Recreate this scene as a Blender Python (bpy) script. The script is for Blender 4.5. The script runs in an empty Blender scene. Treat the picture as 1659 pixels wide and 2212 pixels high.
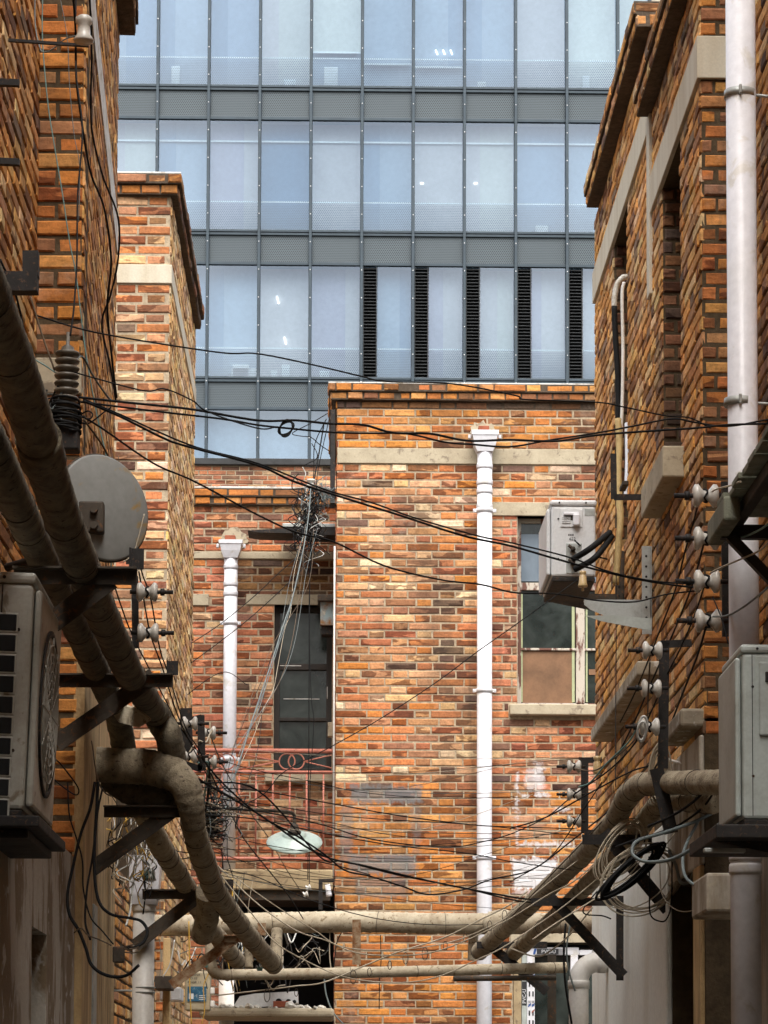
import bpy, math, random
from mathutils import Vector, Matrix
random.seed(7)
R=random.Random(11)
sc=bpy.context.scene
col=sc.collection
# ------------------------------------------------------------------ camera
F=6100.0; CX,CY=829.5,1952.0      # principal point (rising front, as in a perspective-corrected photo)
TH=math.atan(448/F); PS=math.atan(.01668); ROLL=.0034
Fw=Vector((math.sin(PS)*math.cos(TH),math.cos(PS)*math.cos(TH),math.sin(TH)))
R0=Vector((math.cos(PS),-math.sin(PS),0)); U0=R0.cross(Fw)
RV=R0*math.cos(ROLL)+U0*math.sin(ROLL); UV=U0*math.cos(ROLL)-R0*math.sin(ROLL)
CAM=Vector((0,0,1.6))
cd=bpy.data.cameras.new('camera'); cam=bpy.data.objects.new('camera',cd); col.objects.link(cam)
cam.matrix_world=Matrix.Translation(CAM)@Matrix((RV,UV,-Fw)).transposed().to_4x4()
cd.sensor_fit='VERTICAL'; cd.sensor_height=36; cd.sensor_width=27; cd.lens=F/2212*36; cd.shift_y=(CY-1106)/2212
cd.clip_start=.1; cd.clip_end=2000
sc.camera=cam
def ray(x,y): return Fw+RV*((x-CX)/F)-UV*((y-CY)/F)
def at(x,y,Y):
    d=ray(x,y); return CAM+d*(Y/d.y)
def onX(x,y,X):
    d=ray(x,y); return CAM+d*(X/d.x)
def zat(y,Y,x=829): return at(x,y,Y).z
def xat(x,Y,y=1400): return at(x,y,Y).x
# ------------------------------------------------------------------ light
w=bpy.data.worlds.new('World'); sc.world=w; w.use_nodes=True
nt=w.node_tree; bg=nt.nodes['Background']
sky=nt.nodes.new('ShaderNodeTexSky'); sky.sky_type='NISHITA'; sky.sun_disc=False
SE,SR=math.radians(60),math.radians(180)
sky.sun_elevation=SE; sky.sun_rotation=SR; sky.air_density=1.6; sky.dust_density=6; sky.ozone_density=1.2
hs=nt.nodes.new('ShaderNodeHueSaturation'); hs.inputs['Saturation'].default_value=.42
nt.links.new(sky.outputs[0],hs.inputs['Color']); tc=nt.nodes.new('ShaderNodeTexCoord'); cn=nt.nodes.new('ShaderNodeTexNoise'); cn.inputs['Scale'].default_value=7; cn.inputs['Detail'].default_value=6; cn.inputs['Distortion'].default_value=.6
nt.links.new(tc.outputs['Generated'],cn.inputs['Vector']); cr=nt.nodes.new('ShaderNodeValToRGB'); cr.color_ramp.elements[0].position=.38; cr.color_ramp.elements[0].color=(.72,.74,.78,1); cr.color_ramp.elements[1].position=.62; cr.color_ramp.elements[1].color=(1.25,1.24,1.22,1)
nt.links.new(cn.outputs['Fac'],cr.inputs[0]); cm=nt.nodes.new('ShaderNodeMix'); cm.data_type='RGBA'; cm.blend_type='MULTIPLY'; cm.inputs[0].default_value=1
nt.links.new(hs.outputs[0],cm.inputs[6]); nt.links.new(cr.outputs[0],cm.inputs[7]); nt.links.new(cm.outputs[2],bg.inputs[0]); bg.inputs[1].default_value=.15
sl=bpy.data.lights.new('sun','SUN'); sun=bpy.data.objects.new('sun',sl); col.objects.link(sun)
sl.energy=1.5; sl.angle=math.radians(60); sl.color=(1,.975,.94)
sd=Vector((math.sin(SR)*math.cos(SE),math.cos(SR)*math.cos(SE),math.sin(SE)))
sun.rotation_euler=sd.to_track_quat('Z','Y').to_euler()
sc.view_settings.view_transform='Standard'; sc.view_settings.look='None'
sc.view_settings.exposure=0.97; sc.view_settings.gamma=1
sc.render.resolution_x=768; sc.render.resolution_y=1024
# ------------------------------------------------------------------ objects
WL={}
def tag(o,label=None,cat=None,group=None,kind=None):
    if label: o['label']=label
    if cat: o['category']=cat
    if group: o['group']=group
    if kind: o['kind']=kind
    return o
def empty(name,loc,label=None,cat=None,group=None):
    o=bpy.data.objects.new(name,None); col.objects.link(o); o.location=loc; o.empty_display_size=.1
    WL[o]=Vector(loc); return tag(o,label,cat,group)
def setloc(o,loc,rot=None):
    o.location=loc
    if rot is not None: o.rotation_euler=rot
def dup(o,parent=None,label=None,loc=None,rot=None):
    c=o.copy(); col.objects.link(c)
    if parent: c.parent=parent
    if label: c['label']=label
    if loc is not None: c.location=loc
    if rot is not None: c.rotation_euler=rot
    for k in list(o.children): dup(k,c)
    return c
class MB:
    def __init__(s): s.v=[]; s.f=[]; s.m=[]; s.c=None; s.sm=[]
    def add(s,vs,fs,m=0,smooth=False,colr=None):
        b=len(s.v); s.v+= [tuple(p) for p in vs]
        for f in fs: s.f.append(tuple(b+i for i in f)); s.m.append(m); s.sm.append(smooth)
        if s.c is not None: s.c+= [colr or (1,1,1,0)]*len(vs)
    def box(s,a,b,m=0):
        x0,x1=sorted((a[0],b[0])); y0,y1=sorted((a[1],b[1])); z0,z1=sorted((a[2],b[2]))
        s.add([(x0,y0,z0),(x1,y0,z0),(x1,y1,z0),(x0,y1,z0),(x0,y0,z1),(x1,y0,z1),(x1,y1,z1),(x0,y1,z1)],
              [(0,3,2,1),(4,5,6,7),(0,1,5,4),(1,2,6,5),(2,3,7,6),(3,0,4,7)],m)
        return s
    def bbox(s,a,b,bev=.004,m=0):   # box with chamfered edges
        x0,x1=sorted((a[0],b[0])); y0,y1=sorted((a[1],b[1])); z0,z1=sorted((a[2],b[2])); e=min(bev,(x1-x0)/2.1,(y1-y0)/2.1,(z1-z0)/2.1)
        import bmesh
        bm=bmesh.new(); vs=[bm.verts.new(p) for p in [(x0,y0,z0),(x1,y0,z0),(x1,y1,z0),(x0,y1,z0),(x0,y0,z1),(x1,y0,z1),(x1,y1,z1),(x0,y1,z1)]]
        for q in [(0,3,2,1),(4,5,6,7),(0,1,5,4),(1,2,6,5),(2,3,7,6),(3,0,4,7)]: bm.faces.new([vs[i] for i in q])
        bmesh.ops.bevel(bm,geom=bm.edges[:],offset=e,segments=2,affect='EDGES',profile=.5)
        bm.verts.index_update(); s.add([v.co[:] for v in bm.verts],[[v.index for v in f.verts] for f in bm.faces],m); bm.free(); return s
    def beam(s,p,q,w,h,up=(0,0,1),m=0,bev=0):   # rectangular bar from p to q
        p=Vector(p);q=Vector(q);d=(q-p).normalized(); up=Vector(up)
        a=d.cross(up)
        if a.length<1e-4: a=d.cross(Vector((0,1,0)))
        a.normalize(); b=a.cross(d).normalized()
        vs=[]
        for c in (p,q):
            for i,j in ((-1,-1),(1,-1),(1,1),(-1,1)): vs.append(c+a*(i*w/2)+b*(j*h/2))
        s.add(vs,[(0,3,2,1),(4,5,6,7),(0,1,5,4),(1,2,6,5),(2,3,7,6),(3,0,4,7)],m); return s
    def angle(s,p,q,w,t=.006,up=(0,0,1),side=1,m=0):   # L-section angle iron
        p=Vector(p);q=Vector(q);d=(q-p).normalized(); up=Vector(up)
        a=d.cross(up); 
        if a.length<1e-4: a=d.cross(Vector((0,1,0)))
        a.normalize(); a*=side; b=Vector(up)-d*d.dot(Vector(up)); 
        if b.length<1e-4: b=a.cross(d)
        b.normalize()
        pr=[(0,0),(w,0),(w,-t),(t,-t),(t,-w),(0,-w)]
        vs=[c+a*x+b*y for c in (p,q) for x,y in pr]; n=6
        s.add(vs,[tuple(range(n)),tuple(range(2*n-1,n-1,-1))]+[(i,(i+1)%n,n+(i+1)%n,n+i) for i in range(n)],m); return s
    def tube(s,pts,r,n=10,m=0,caps=True,rf=None,smooth=True):
        pts=[Vector(p) for p in pts]; N=len(pts)
        T=[(pts[min(i+1,N-1)]-pts[max(i-1,0)]).normalized() for i in range(N)]
        a=T[0].cross(Vector((0,0,1))); 
        if a.length<1e-3: a=T[0].cross(Vector((0,1,0)))
        a.normalize(); vs=[]; L=0
        for i in range(N):
            if i: 
                a=a-T[i]*a.dot(T[i]); a.normalize(); L+=(pts[i]-pts[i-1]).length
            b=T[i].cross(a)
            for k in range(n):
                t=2*math.pi*k/n; rr=(r if not callable(r) else r(L)) 
                if rf: rr*=rf(L,t)
                vs.append(pts[i]+a*(math.cos(t)*rr)+b*(math.sin(t)*rr))
        fs=[(i*n+k,i*n+(k+1)%n,(i+1)*n+(k+1)%n,(i+1)*n+k) for i in range(N-1) for k in range(n)]
        s.add(vs,fs,m,smooth)
        if caps:
            b0=len(s.v)-len(vs)
            s.f.append(tuple(b0+k for k in range(n-1,-1,-1))); s.m.append(m); s.sm.append(False)
            s.f.append(tuple(b0+(N-1)*n+k for k in range(n))); s.m.append(m); s.sm.append(False)
        return s
    def lathe(s,o,ax,prof,n=20,m=0,smooth=True):   # prof: (dist along axis, radius)
        o=Vector(o); ax=Vector(ax).normalized(); a=ax.cross(Vector((0,0,1)))
        if a.length<1e-3: a=ax.cross(Vector((0,1,0)))
        a.normalize(); b=ax.cross(a); vs=[]
        for h,r in prof:
            for k in range(n):
                t=2*math.pi*k/n; vs.append(o+ax*h+a*(math.cos(t)*r)+b*(math.sin(t)*r))
        N=len(prof)
        fs=[(i*n+k,(i+1)*n+k,(i+1)*n+(k+1)%n,i*n+(k+1)%n) for i in range(N-1) for k in range(n)]
        s.add(vs,fs,m,smooth)
        b0=len(s.v)-len(vs)
        s.f.append(tuple(b0+k for k in range(n))); s.m.append(m); s.sm.append(False)
        s.f.append(tuple(b0+(N-1)*n+k for k in range(n-1,-1,-1))); s.m.append(m); s.sm.append(False)
        return s
    def prism(s,poly,d,m=0):   # planar polygon (3D pts) extruded by vector d
        n=len(poly); d=Vector(d); vs=[Vector(p) for p in poly]+[Vector(p)+d for p in poly]
        s.add(vs,[tuple(range(n-1,-1,-1)),tuple(range(n,2*n))]+[(i,(i+1)%n,n+(i+1)%n,n+i) for i in range(n)],m); return s
    def build(s,name,mats,parent=None,org=None,label=None,cat=None,group=None,kind=None):
        if not isinstance(mats,(list,tuple)): mats=[mats]
        if parent is not None: o0=WL[parent]
        elif org is not None: o0=Vector(org)
        else:
            xs=[p[0] for p in s.v]; ys=[p[1] for p in s.v]; zs=[p[2] for p in s.v]
            o0=Vector(((min(xs)+max(xs))/2,(min(ys)+max(ys))/2,min(zs)))
        me=bpy.data.meshes.new(name)
        me.from_pydata([(p[0]-o0.x,p[1]-o0.y,p[2]-o0.z) for p in s.v],[],s.f)
        for mt in mats: me.materials.append(mt)
        me.polygons.foreach_set('material_index',s.m); me.polygons.foreach_set('use_smooth',s.sm)
        if s.c is not None:
            at_=me.color_attributes.new('Col','FLOAT_COLOR','POINT')
            at_.data.foreach_set('color',[x for c in s.c for x in c])
        me.update()
        ob=bpy.data.objects.new(name,me); col.objects.link(ob)
        if parent is not None: ob.parent=parent
        else: ob.location=o0
        WL[ob]=o0
        return tag(ob,label,cat,group,kind)
def spl(pts,k=8):   # catmull-rom
    P=[Vector(p) for p in pts]; out=[]
    P=[P[0]*2-P[1]]+P+[P[-1]*2-P[-2]]
    for i in range(1,len(P)-2):
        a,b,c,d=P[i-1:i+3]
        for j in range(k):
            t=j/k; out.append(.5*((2*b)+(c-a)*t+(2*a-5*b+4*c-d)*t*t+(3*b-a-3*c+d)*t**3))
    out.append(P[-2]); return out
# ------------------------------------------------------------------ materials
def lin(h):
    h=h.lstrip('#'); c=[int(h[i:i+2],16)/255 for i in (0,2,4)]
    return tuple(x/12.92 if x<=.04045 else ((x+.055)/1.055)**2.4 for x in c)
class N:
    def __init__(s,name):
        s.m=bpy.data.materials.new(name); s.m.use_nodes=True; s.t=s.m.node_tree; s.p=s.t.nodes['Principled BSDF']; s.out=s.t.nodes['Material Output']
    def n(s,ty,**k):
        x=s.t.nodes.new('ShaderNode'+ty)
        for a,b in k.items(): setattr(x,a,b)
        return x
    def l(s,a,b): s.t.links.new(a,b)
    def math(s,op,a,b=None,c=None,clamp=False):
        x=s.n('Math',operation=op,use_clamp=clamp)
        for i,v in enumerate((a,b,c)):
            if v is None: continue
            if isinstance(v,(int,float)): x.inputs[i].default_value=v
            else: s.l(v,x.inputs[i])
        return x.outputs[0]
    def noise(s,vec,scale,detail=4,rough=.55,dist=0):
        x=s.n('TexNoise'); x.inputs['Scale'].default_value=scale; x.inputs['Detail'].default_value=detail; x.inputs['Roughness'].default_value=rough; x.inputs['Distortion'].default_value=dist
        if vec: s.l(vec,x.inputs['Vector'])
        return x.outputs['Fac']
    def ramp(s,fac,stops):
        x=s.n('ValToRGB'); e=x.color_ramp.elements
        while len(e)<len(stops): e.new(.5)
        for i,(p,c) in enumerate(stops):
            e[i].position=p; e[i].color=(c,c,c,1) if isinstance(c,(int,float)) else (*c[:3],1)
        s.l(fac,x.inputs[0]); return x.outputs[0]
    def mix(s,fac,a,b,bt='MIX'):
        x=s.n('Mix',data_type='RGBA',blend_type=bt,clamp_factor=True)
        for i,v in ((0,fac),(6,a),(7,b)):
            if isinstance(v,(int,float)): x.inputs[i].default_value=v if i==0 else (v,v,v,1)
            elif isinstance(v,tuple): x.inputs[i].default_value=(*v[:3],1)
            else: s.l(v,x.inputs[i])
        return x.outputs[2]
    def mapping(s,vec,scale=(1,1,1),rot=(0,0,0),loc=(0,0,0)):
        x=s.n('Mapping'); x.inputs['Scale'].default_value=scale; x.inputs['Rotation'].default_value=rot; x.inputs['Location'].default_value=loc
        s.l(vec,x.inputs['Vector']); return x.outputs[0]
    def pos(s): return s.n('NewGeometry').outputs['Position']
    def bump(s,h,strength=.4,dist=.01):
        x=s.n('Bump'); x.inputs['Strength'].default_value=strength; x.inputs['Distance'].default_value=dist
        s.l(h,x.inputs['Height']); s.l(x.outputs[0],s.p.inputs['Normal'])
    def set(s,col=None,rough=None,metal=None,spec=None):
        for k,v in (('Base Color',col),('Roughness',rough),('Metallic',metal),('Specular IOR Level',spec)):
            if v is None: continue
            if isinstance(v,tuple): s.p.inputs[k].default_value=(*v[:3],1)
            elif isinstance(v,(int,float)): s.p.inputs[k].default_value=v
            else: s.l(v,s.p.inputs[k])
        return s.m
def paint(name,c,c2=None,rough=.5,metal=0,sc_=12,lo=.45,hi=.7,streak=False,bump=.15,bd=.004,spec=None,c3=None,sz=.12):
    """worn surface: colour c, stained with c2 (and c3 in small spots)"""
    s=N(name); P=s.pos()
    v=s.mapping(P,(1,1,sz) if streak else (1,1,1))
    f=s.noise(v,sc_,6,.62,.3); c2=c2 or tuple(x*.7 for x in c)
    cc=s.mix(s.ramp(f,[(lo,0),(hi,1)]),c,c2)
    if c3:
        g=s.noise(P,sc_*3.1,5,.6,.6); cc=s.mix(s.ramp(g,[(.58,0),(.66,1)]),cc,c3)
    fine=s.noise(P,sc_*14,3,.6); cc=s.mix(.22,cc,s.mix(1,cc,s.ramp(fine,[(.2,.35),(.8,1.3)]),'MULTIPLY'))
    s.set(cc,s.math('MULTIPLY_ADD',f,.3,rough-.15),metal,spec)
    s.bump(s.math('ADD',s.math('MULTIPLY',fine,.4),f),bump,bd)
    return s.m
def brickmat():
    s=N('brick'); P=s.pos()
    a=s.n('Attribute',attribute_name='Col'); C=a.outputs['Color']; A=a.outputs['Alpha']
    # flame-shaped kiln marks lying slantwise, only on bricks whose mark value is high
    v=s.mapping(P,(5,5,15),(0,.62,0)); 
    off=s.n('VectorMath',operation='ADD'); s.l(v,off.inputs[0]); 
    wn=s.n('CombineXYZ'); s.l(s.math('MULTIPLY',A,37.0),wn.inputs[0]); s.l(s.math('MULTIPLY',A,91.0),wn.inputs[2]); s.l(wn.outputs[0],off.inputs[1])
    f=s.noise(off.outputs[0],1.1,2,.45,.5)
    mk=s.math('MULTIPLY',s.ramp(f,[(.47,0),(.5,1)]),s.ramp(A,[(.5,0),(.52,1)]))
    dark=s.mix(1,C,(.36,.29,.27),'MULTIPLY')
    cc=s.mix(s.math('MULTIPLY',mk,.9),C,dark)
    f2=s.noise(off.outputs[0],2.2,4,.6,.4); cc=s.mix(1,cc,s.ramp(f2,[(.25,.62),(.75,1.25)]),'MULTIPLY')
    f3=s.noise(P,60,5,.65); cc=s.mix(1,cc,s.ramp(f3,[(.3,.72),(.5,1),(.7,1.18)]),'MULTIPLY')
    soot=s.noise(s.mapping(P,(1,1,.5)),1.7,5,.6,.2); cc=s.mix(s.math('MULTIPLY',s.ramp(soot,[(.52,0),(.7,1)]),.62),cc,(.06,.042,.03))
    runs=s.noise(s.mapping(P,(7,7,.45)),1.0,5,.62,.15); cc=s.mix(s.math('MULTIPLY',s.ramp(runs,[(.57,0),(.7,1)]),.5),cc,(.05,.035,.025))
    eff=s.noise(s.mapping(P,(1,1,.8),loc=(5,3,2)),2.3,6,.68,.3); cc=s.mix(s.math('MULTIPLY',s.ramp(eff,[(.6,0),(.72,1)]),.28),cc,(.62,.5,.38))
    cc=stains(s,P,cc)
    s.set(cc,.88,0,.25)
    s.bump(s.math('ADD',f3,s.math('MULTIPLY',f2,.8)),.55,.006)
    return s.m
def boxmask(s,P,lo,hi,edge=.03,amp=.12,scale=9):
    """soft ragged region given in place coordinates (a patch of paint on the wall)"""
    sp=s.n('SeparateXYZ'); s.l(P,sp.inputs[0]); n=s.math('MULTIPLY',s.math('SUBTRACT',s.noise(P,scale,5,.65),.5),amp*2)
    m=None
    for i,(a,b) in enumerate(zip(lo,hi)):
        if a is None: continue
        c=(a+b)/2; h=(b-a)/2
        d=s.math('SUBTRACT',h,s.math('ABSOLUTE',s.math('SUBTRACT',sp.outputs[i],c)))
        d=s.math('DIVIDE',s.math('ADD',d,n),edge,clamp=True)
        m=d if m is None else s.math('MULTIPLY',m,d)
    return m
def stains(s,P,cc):
    def zz(y): return zat(y,22)
    def xx(x): return xat(x,22,1800)
    blue=(.17,.185,.19); white=(.62,.60,.60)
    for (x0,x1,y0,y1,c,st) in [(752,912,1694,1738,blue,.72),(730,766,1735,1868,blue,.5),(885,912,1735,1850,blue,.35),(752,905,1845,1892,blue,.72),(765,885,1890,1945,blue,.4),
        (1112,1122,1665,1830,white,.9),(1122,1195,1712,1722,white,.9),(1125,1240,1815,1830,white,.85),(1105,1205,1850,1922,white,1),(1195,1232,1740,1752,white,.8),(1130,1180,1655,1712,white,.55),(1150,1175,1640,1700,white,.5),(1105,1200,1915,1935,white,.5)]:
        m=boxmask(s,P,(xx(x0),21.5,zz(y1)),(xx(x1),22.3,zz(y0)),.03,.08,18)
        cc=s.mix(s.math('MULTIPLY',m,st),cc,c)
    return cc
M={}
M['brick']=brickmat()
def mortar(name,c):
    s=N(name); P=s.pos(); f=s.noise(P,30,5,.65); g=s.noise(P,3,4,.6)
    cc=s.mix(s.ramp(f,[(.35,0),(.65,1)]),tuple(x*.6 for x in c),c); cc=s.mix(s.ramp(g,[(.45,0),(.7,.7)]),cc,tuple(x*.45 for x in c)); cc=stains(s,P,cc)
    s.set(cc,.95,0,.1); s.bump(f,.6,.01); return s.m
M['mortar']=mortar('mortar',(.52,.41,.28))
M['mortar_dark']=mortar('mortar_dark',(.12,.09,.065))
M['mortar_shadowed']=mortar('mortar_shadowed',(.12,.085,.05))  # darkened so the side wall joints read as shadow lines
M['concrete']=paint('concrete_band',(.47,.40,.28),(.34,.28,.19),.9,0,5,.4,.75,bump=.4,c3=(.25,.2,.14))
M['pale_plaster']=paint('pale_plaster',(.62,.56,.44),(.5,.42,.3),.9,0,7,.4,.7,True,.3)
M['canopy']=paint('canopy_concrete',(.40,.34,.25),(.2,.155,.1),.9,0,6,.4,.65,bump=.5,c3=(.6,.57,.5))  # tone kept dark so the slab undersides read as unlit
M['slab']=paint('slab_concrete',(.42,.32,.18),(.26,.18,.10),.9,0,5,.4,.7,bump=.4,c3=(.18,.13,.08))
M['lime_plaster']=paint('lime_plaster',(.86,.86,.79),(.70,.66,.55),.85,0,3,.45,.8,True,.08)
M['grey_plaster']=paint('grey_plaster',(.52,.47,.39),(.24,.17,.10),.9,0,4,.46,.54,True,.6,.012,c3=(.55,.52,.46),sz=.4)
M['ochre_plaster']=paint('ochre_plaster',(.66,.46,.22),(.32,.2,.09),.92,0,7,.4,.66,True,.6,.012,sz=.35)
M['white_pvc']=paint('white_pvc',(.72,.715,.745),(.60,.585,.57),.4,0,2.2,.48,.8,bump=.03,c3=(.60,.57,.53))
M['old_pvc']=paint('aged_pvc',(.76,.73,.68),(.6,.55,.46),.45,0,4,.45,.75,bump=.05)
M['cloth']=paint('wrapped_cloth',(.27,.22,.145),(.13,.10,.062),.95,0,16,.4,.66,bump=1,bd=.01,c3=(.07,.05,.035))
M['cloth_shaded']=paint('wrapped_cloth_shaded',(.17,.14,.09),(.08,.062,.04),.95,0,16,.4,.66,bump=1,bd=.01,c3=(.04,.03,.02))  # shaded copy of the cloth, foreground darkness put into its colour
M['right_plaster']=paint('stained_right_plaster',(.62,.57,.48),(.30,.235,.16),.9,0,4,.45,.6,True,.5,.01,c3=(.45,.38,.28),sz=.22)
M['cloth_lit']=paint('wrapped_cloth_lit',(.40,.335,.23),(.22,.17,.11),.95,0,14,.42,.68,bump=1,bd=.01,c3=(.1,.075,.05))  # lit copy of the cloth for pipes the light reaches
M['cloth_light']=paint('wrapped_cloth_light',(.5,.43,.31),(.34,.27,.18),.95,0,12,.42,.7,bump=.7,bd=.006,c3=(.22,.16,.09))
M['iron']=paint('dark_iron',(.016,.013,.011),(.01,.008,.007),.7,.2,20,bump=.3,c3=(.09,.045,.02))
M['iron_brown']=paint('brown_iron',(.06,.045,.03),(.03,.022,.014),.75,.1,14,bump=.3,c3=(.14,.06,.02))
M['rust']=paint('rusty_iron',(.28,.2,.12),(.16,.06,.015),.85,.1,26,.42,.6,bump=.4)
M['galv']=paint('galvanised_steel',(.42,.44,.42),(.3,.3,.27),.5,.35,9,bump=.1)
M['black_cable']=paint('black_cable',(.006,.006,.006),(.01,.01,.01),.75,0,8,bump=.1,spec=.25)
M['grey_cable']=paint('grey_green_cable',(.14,.17,.165),(.09,.1,.1),.55,0,8,bump=.1)
M['pale_wire']=paint('pale_wire',(.5,.43,.32),(.32,.26,.17),.7,0,8,bump=.1)
M['white_wire']=paint('white_wire',(.62,.62,.58),(.45,.44,.4),.6,0,8,bump=.1)
M['teal_wire']=paint('teal_wire',(.16,.30,.28),(.1,.18,.17),.6,0,8,bump=.1)
M['brown_wire']=paint('brown_wire',(.13,.085,.045),(.06,.04,.025),.7,0,8,bump=.1)
M['yellow_wire']=paint('yellow_wire',(.6,.36,.05),(.4,.22,.03),.6,0,8,bump=.1)
M['porcelain']=paint('porcelain',(.58,.55,.49),(.26,.22,.16),.25,0,12,.5,.75,bump=.03)
M['porcelain_dark']=paint('dirty_porcelain',(.16,.14,.11),(.07,.06,.045),.4,0,14,bump=.1)
M['porcelain_yellow']=paint('yellowed_porcelain',(.55,.40,.2),(.4,.26,.12),.3,0,14,bump=.05)
M['ac_white']=paint('unit_white',(.68,.69,.69),(.58,.57,.55),.4,0,5,.5,.8,bump=.03)
M['ac_grey']=paint('unit_grey',(.40,.385,.33),(.27,.24,.19),.5,0,6,.42,.72,bump=.06,c3=(.2,.16,.11))
M['ac_green']=paint('unit_grey_green',(.42,.46,.43),(.3,.31,.27),.5,0,5,.45,.75,bump=.05)
M['black']=paint('void_black',(.006,.006,.006),(.004,.004,.004),.9,0,5)
M['rail']=paint('salmon_paint',(.50,.17,.11),(.34,.11,.07),.6,0,20,.42,.66,bump=.3,c3=(.16,.07,.045))
M['enamel']=paint('green_enamel',(.50,.61,.55),(.40,.49,.43),.3,0,6,.45,.8,bump=.03)
M['wood_dark']=paint('dark_wood',(.03,.022,.016),(.015,.012,.01),.7,0,10,.4,.7,True,.3)
M['wood_red']=paint('flaking_red_brown_wood',(.14,.06,.04),(.52,.46,.38),.8,0,14,.47,.53,True,.5,sz=.3)
M['wood_grey']=paint('weathered_green_wood',(.27,.28,.21),(.12,.12,.08),.9,0,10,.4,.65,True,.6,.01)
M['film']=paint('brown_paper',(.24,.12,.055),(.14,.07,.03),.6,0,4,.4,.7,bump=.05)
M['dish']=paint('dish_grey',(.24,.245,.23),(.17,.165,.15),.55,0,3,.4,.8,bump=.02,c3=(.3,.2,.08))
M['yellow_tape']=paint('old_yellow_tape',(.55,.4,.17),(.35,.24,.1),.7,0,14,bump=.3)
M['foil']=paint('crumpled_white_wrap',(.6,.58,.52),(.4,.34,.25),.5,.1,25,bump=.6)
M['ground']=paint('ground_paving',(.055,.05,.042),(.035,.03,.025),.9,0,3,bump=.4,bd=.01)
M['roof_felt']=paint('roof_felt',(.05,.05,.05),(.03,.03,.03),.9,0,4)
M['white_trim']=paint('whitewash',(.66,.64,.6),(.4,.35,.28),.8,0,12,.5,.62,bump=.3)
M['copper_red']=paint('clay_spout',(.3,.08,.035),(.18,.05,.02),.8,0,20)
def glassmat(name,c,rough=.04,spec=.6,c2=None):
    s=N(name); P=s.pos(); f=s.noise(P,3,4,.6,.5)
    s.set(s.mix(s.ramp(f,[(.4,0),(.7,1)]),c,c2 or tuple(x*.5 for x in c)),s.math('MULTIPLY_ADD',s.noise(P,14,5),.25,rough),0,spec); return s.m
M['old_glass']=glassmat('dusty_glass_painted_reflection',(.010,.016,.014),.06,.6,(.05,.062,.056))  # second tone paints a pale patchy reflection into the panes
M['old_glass_blue']=glassmat('dusty_blue_glass',(.16,.2,.24),.3,.4,(.09,.12,.15))
# ------------------------------------------------------------------ brickwork
RH=.0632; ST=.250; HD=.125
PAL={
 'warm':[((.60,.22,.08),4.2),((.58,.28,.13),3.2),((.72,.41,.21),3.2),((.80,.57,.35),1.8),((.48,.17,.075),2.6),((.34,.16,.08),1.5),((.64,.23,.055),2.0),((.19,.11,.07),.7)],
 'red':[((.54,.20,.10),4),((.48,.17,.085),3),((.60,.27,.14),2.5),((.62,.38,.21),1.1),((.28,.135,.085),1.6),((.15,.085,.06),.8),((.60,.21,.07),1.3)],
 'gold':[((.76,.41,.15),4),((.72,.33,.09),3.4),((.76,.50,.25),2.6),((.56,.26,.08),2.4),((.48,.25,.12),2),((.26,.16,.10),1)],
 'tan':[((.84,.55,.26),4),((.80,.47,.19),3),((.86,.64,.38),2.4),((.70,.38,.17),2),((.5,.3,.17),1)],
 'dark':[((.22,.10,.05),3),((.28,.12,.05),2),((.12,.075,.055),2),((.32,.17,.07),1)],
 'orange':[((.55,.21,.05),4),((.48,.165,.045),3),((.60,.28,.09),2.4),((.30,.125,.055),1.5),((.44,.21,.09),1.2)],
}
def pick(pal,r):
    L=PAL[pal]; t=r.random()*sum(w_ for _,w_ in L)
    for c,w_ in L:
        t-=w_
        if t<=0: break
    k=r.uniform(.82,1.16); return (c[0]*k,c[1]*k*r.uniform(.93,1.07),c[2]*k*r.uniform(.88,1.12))
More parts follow.
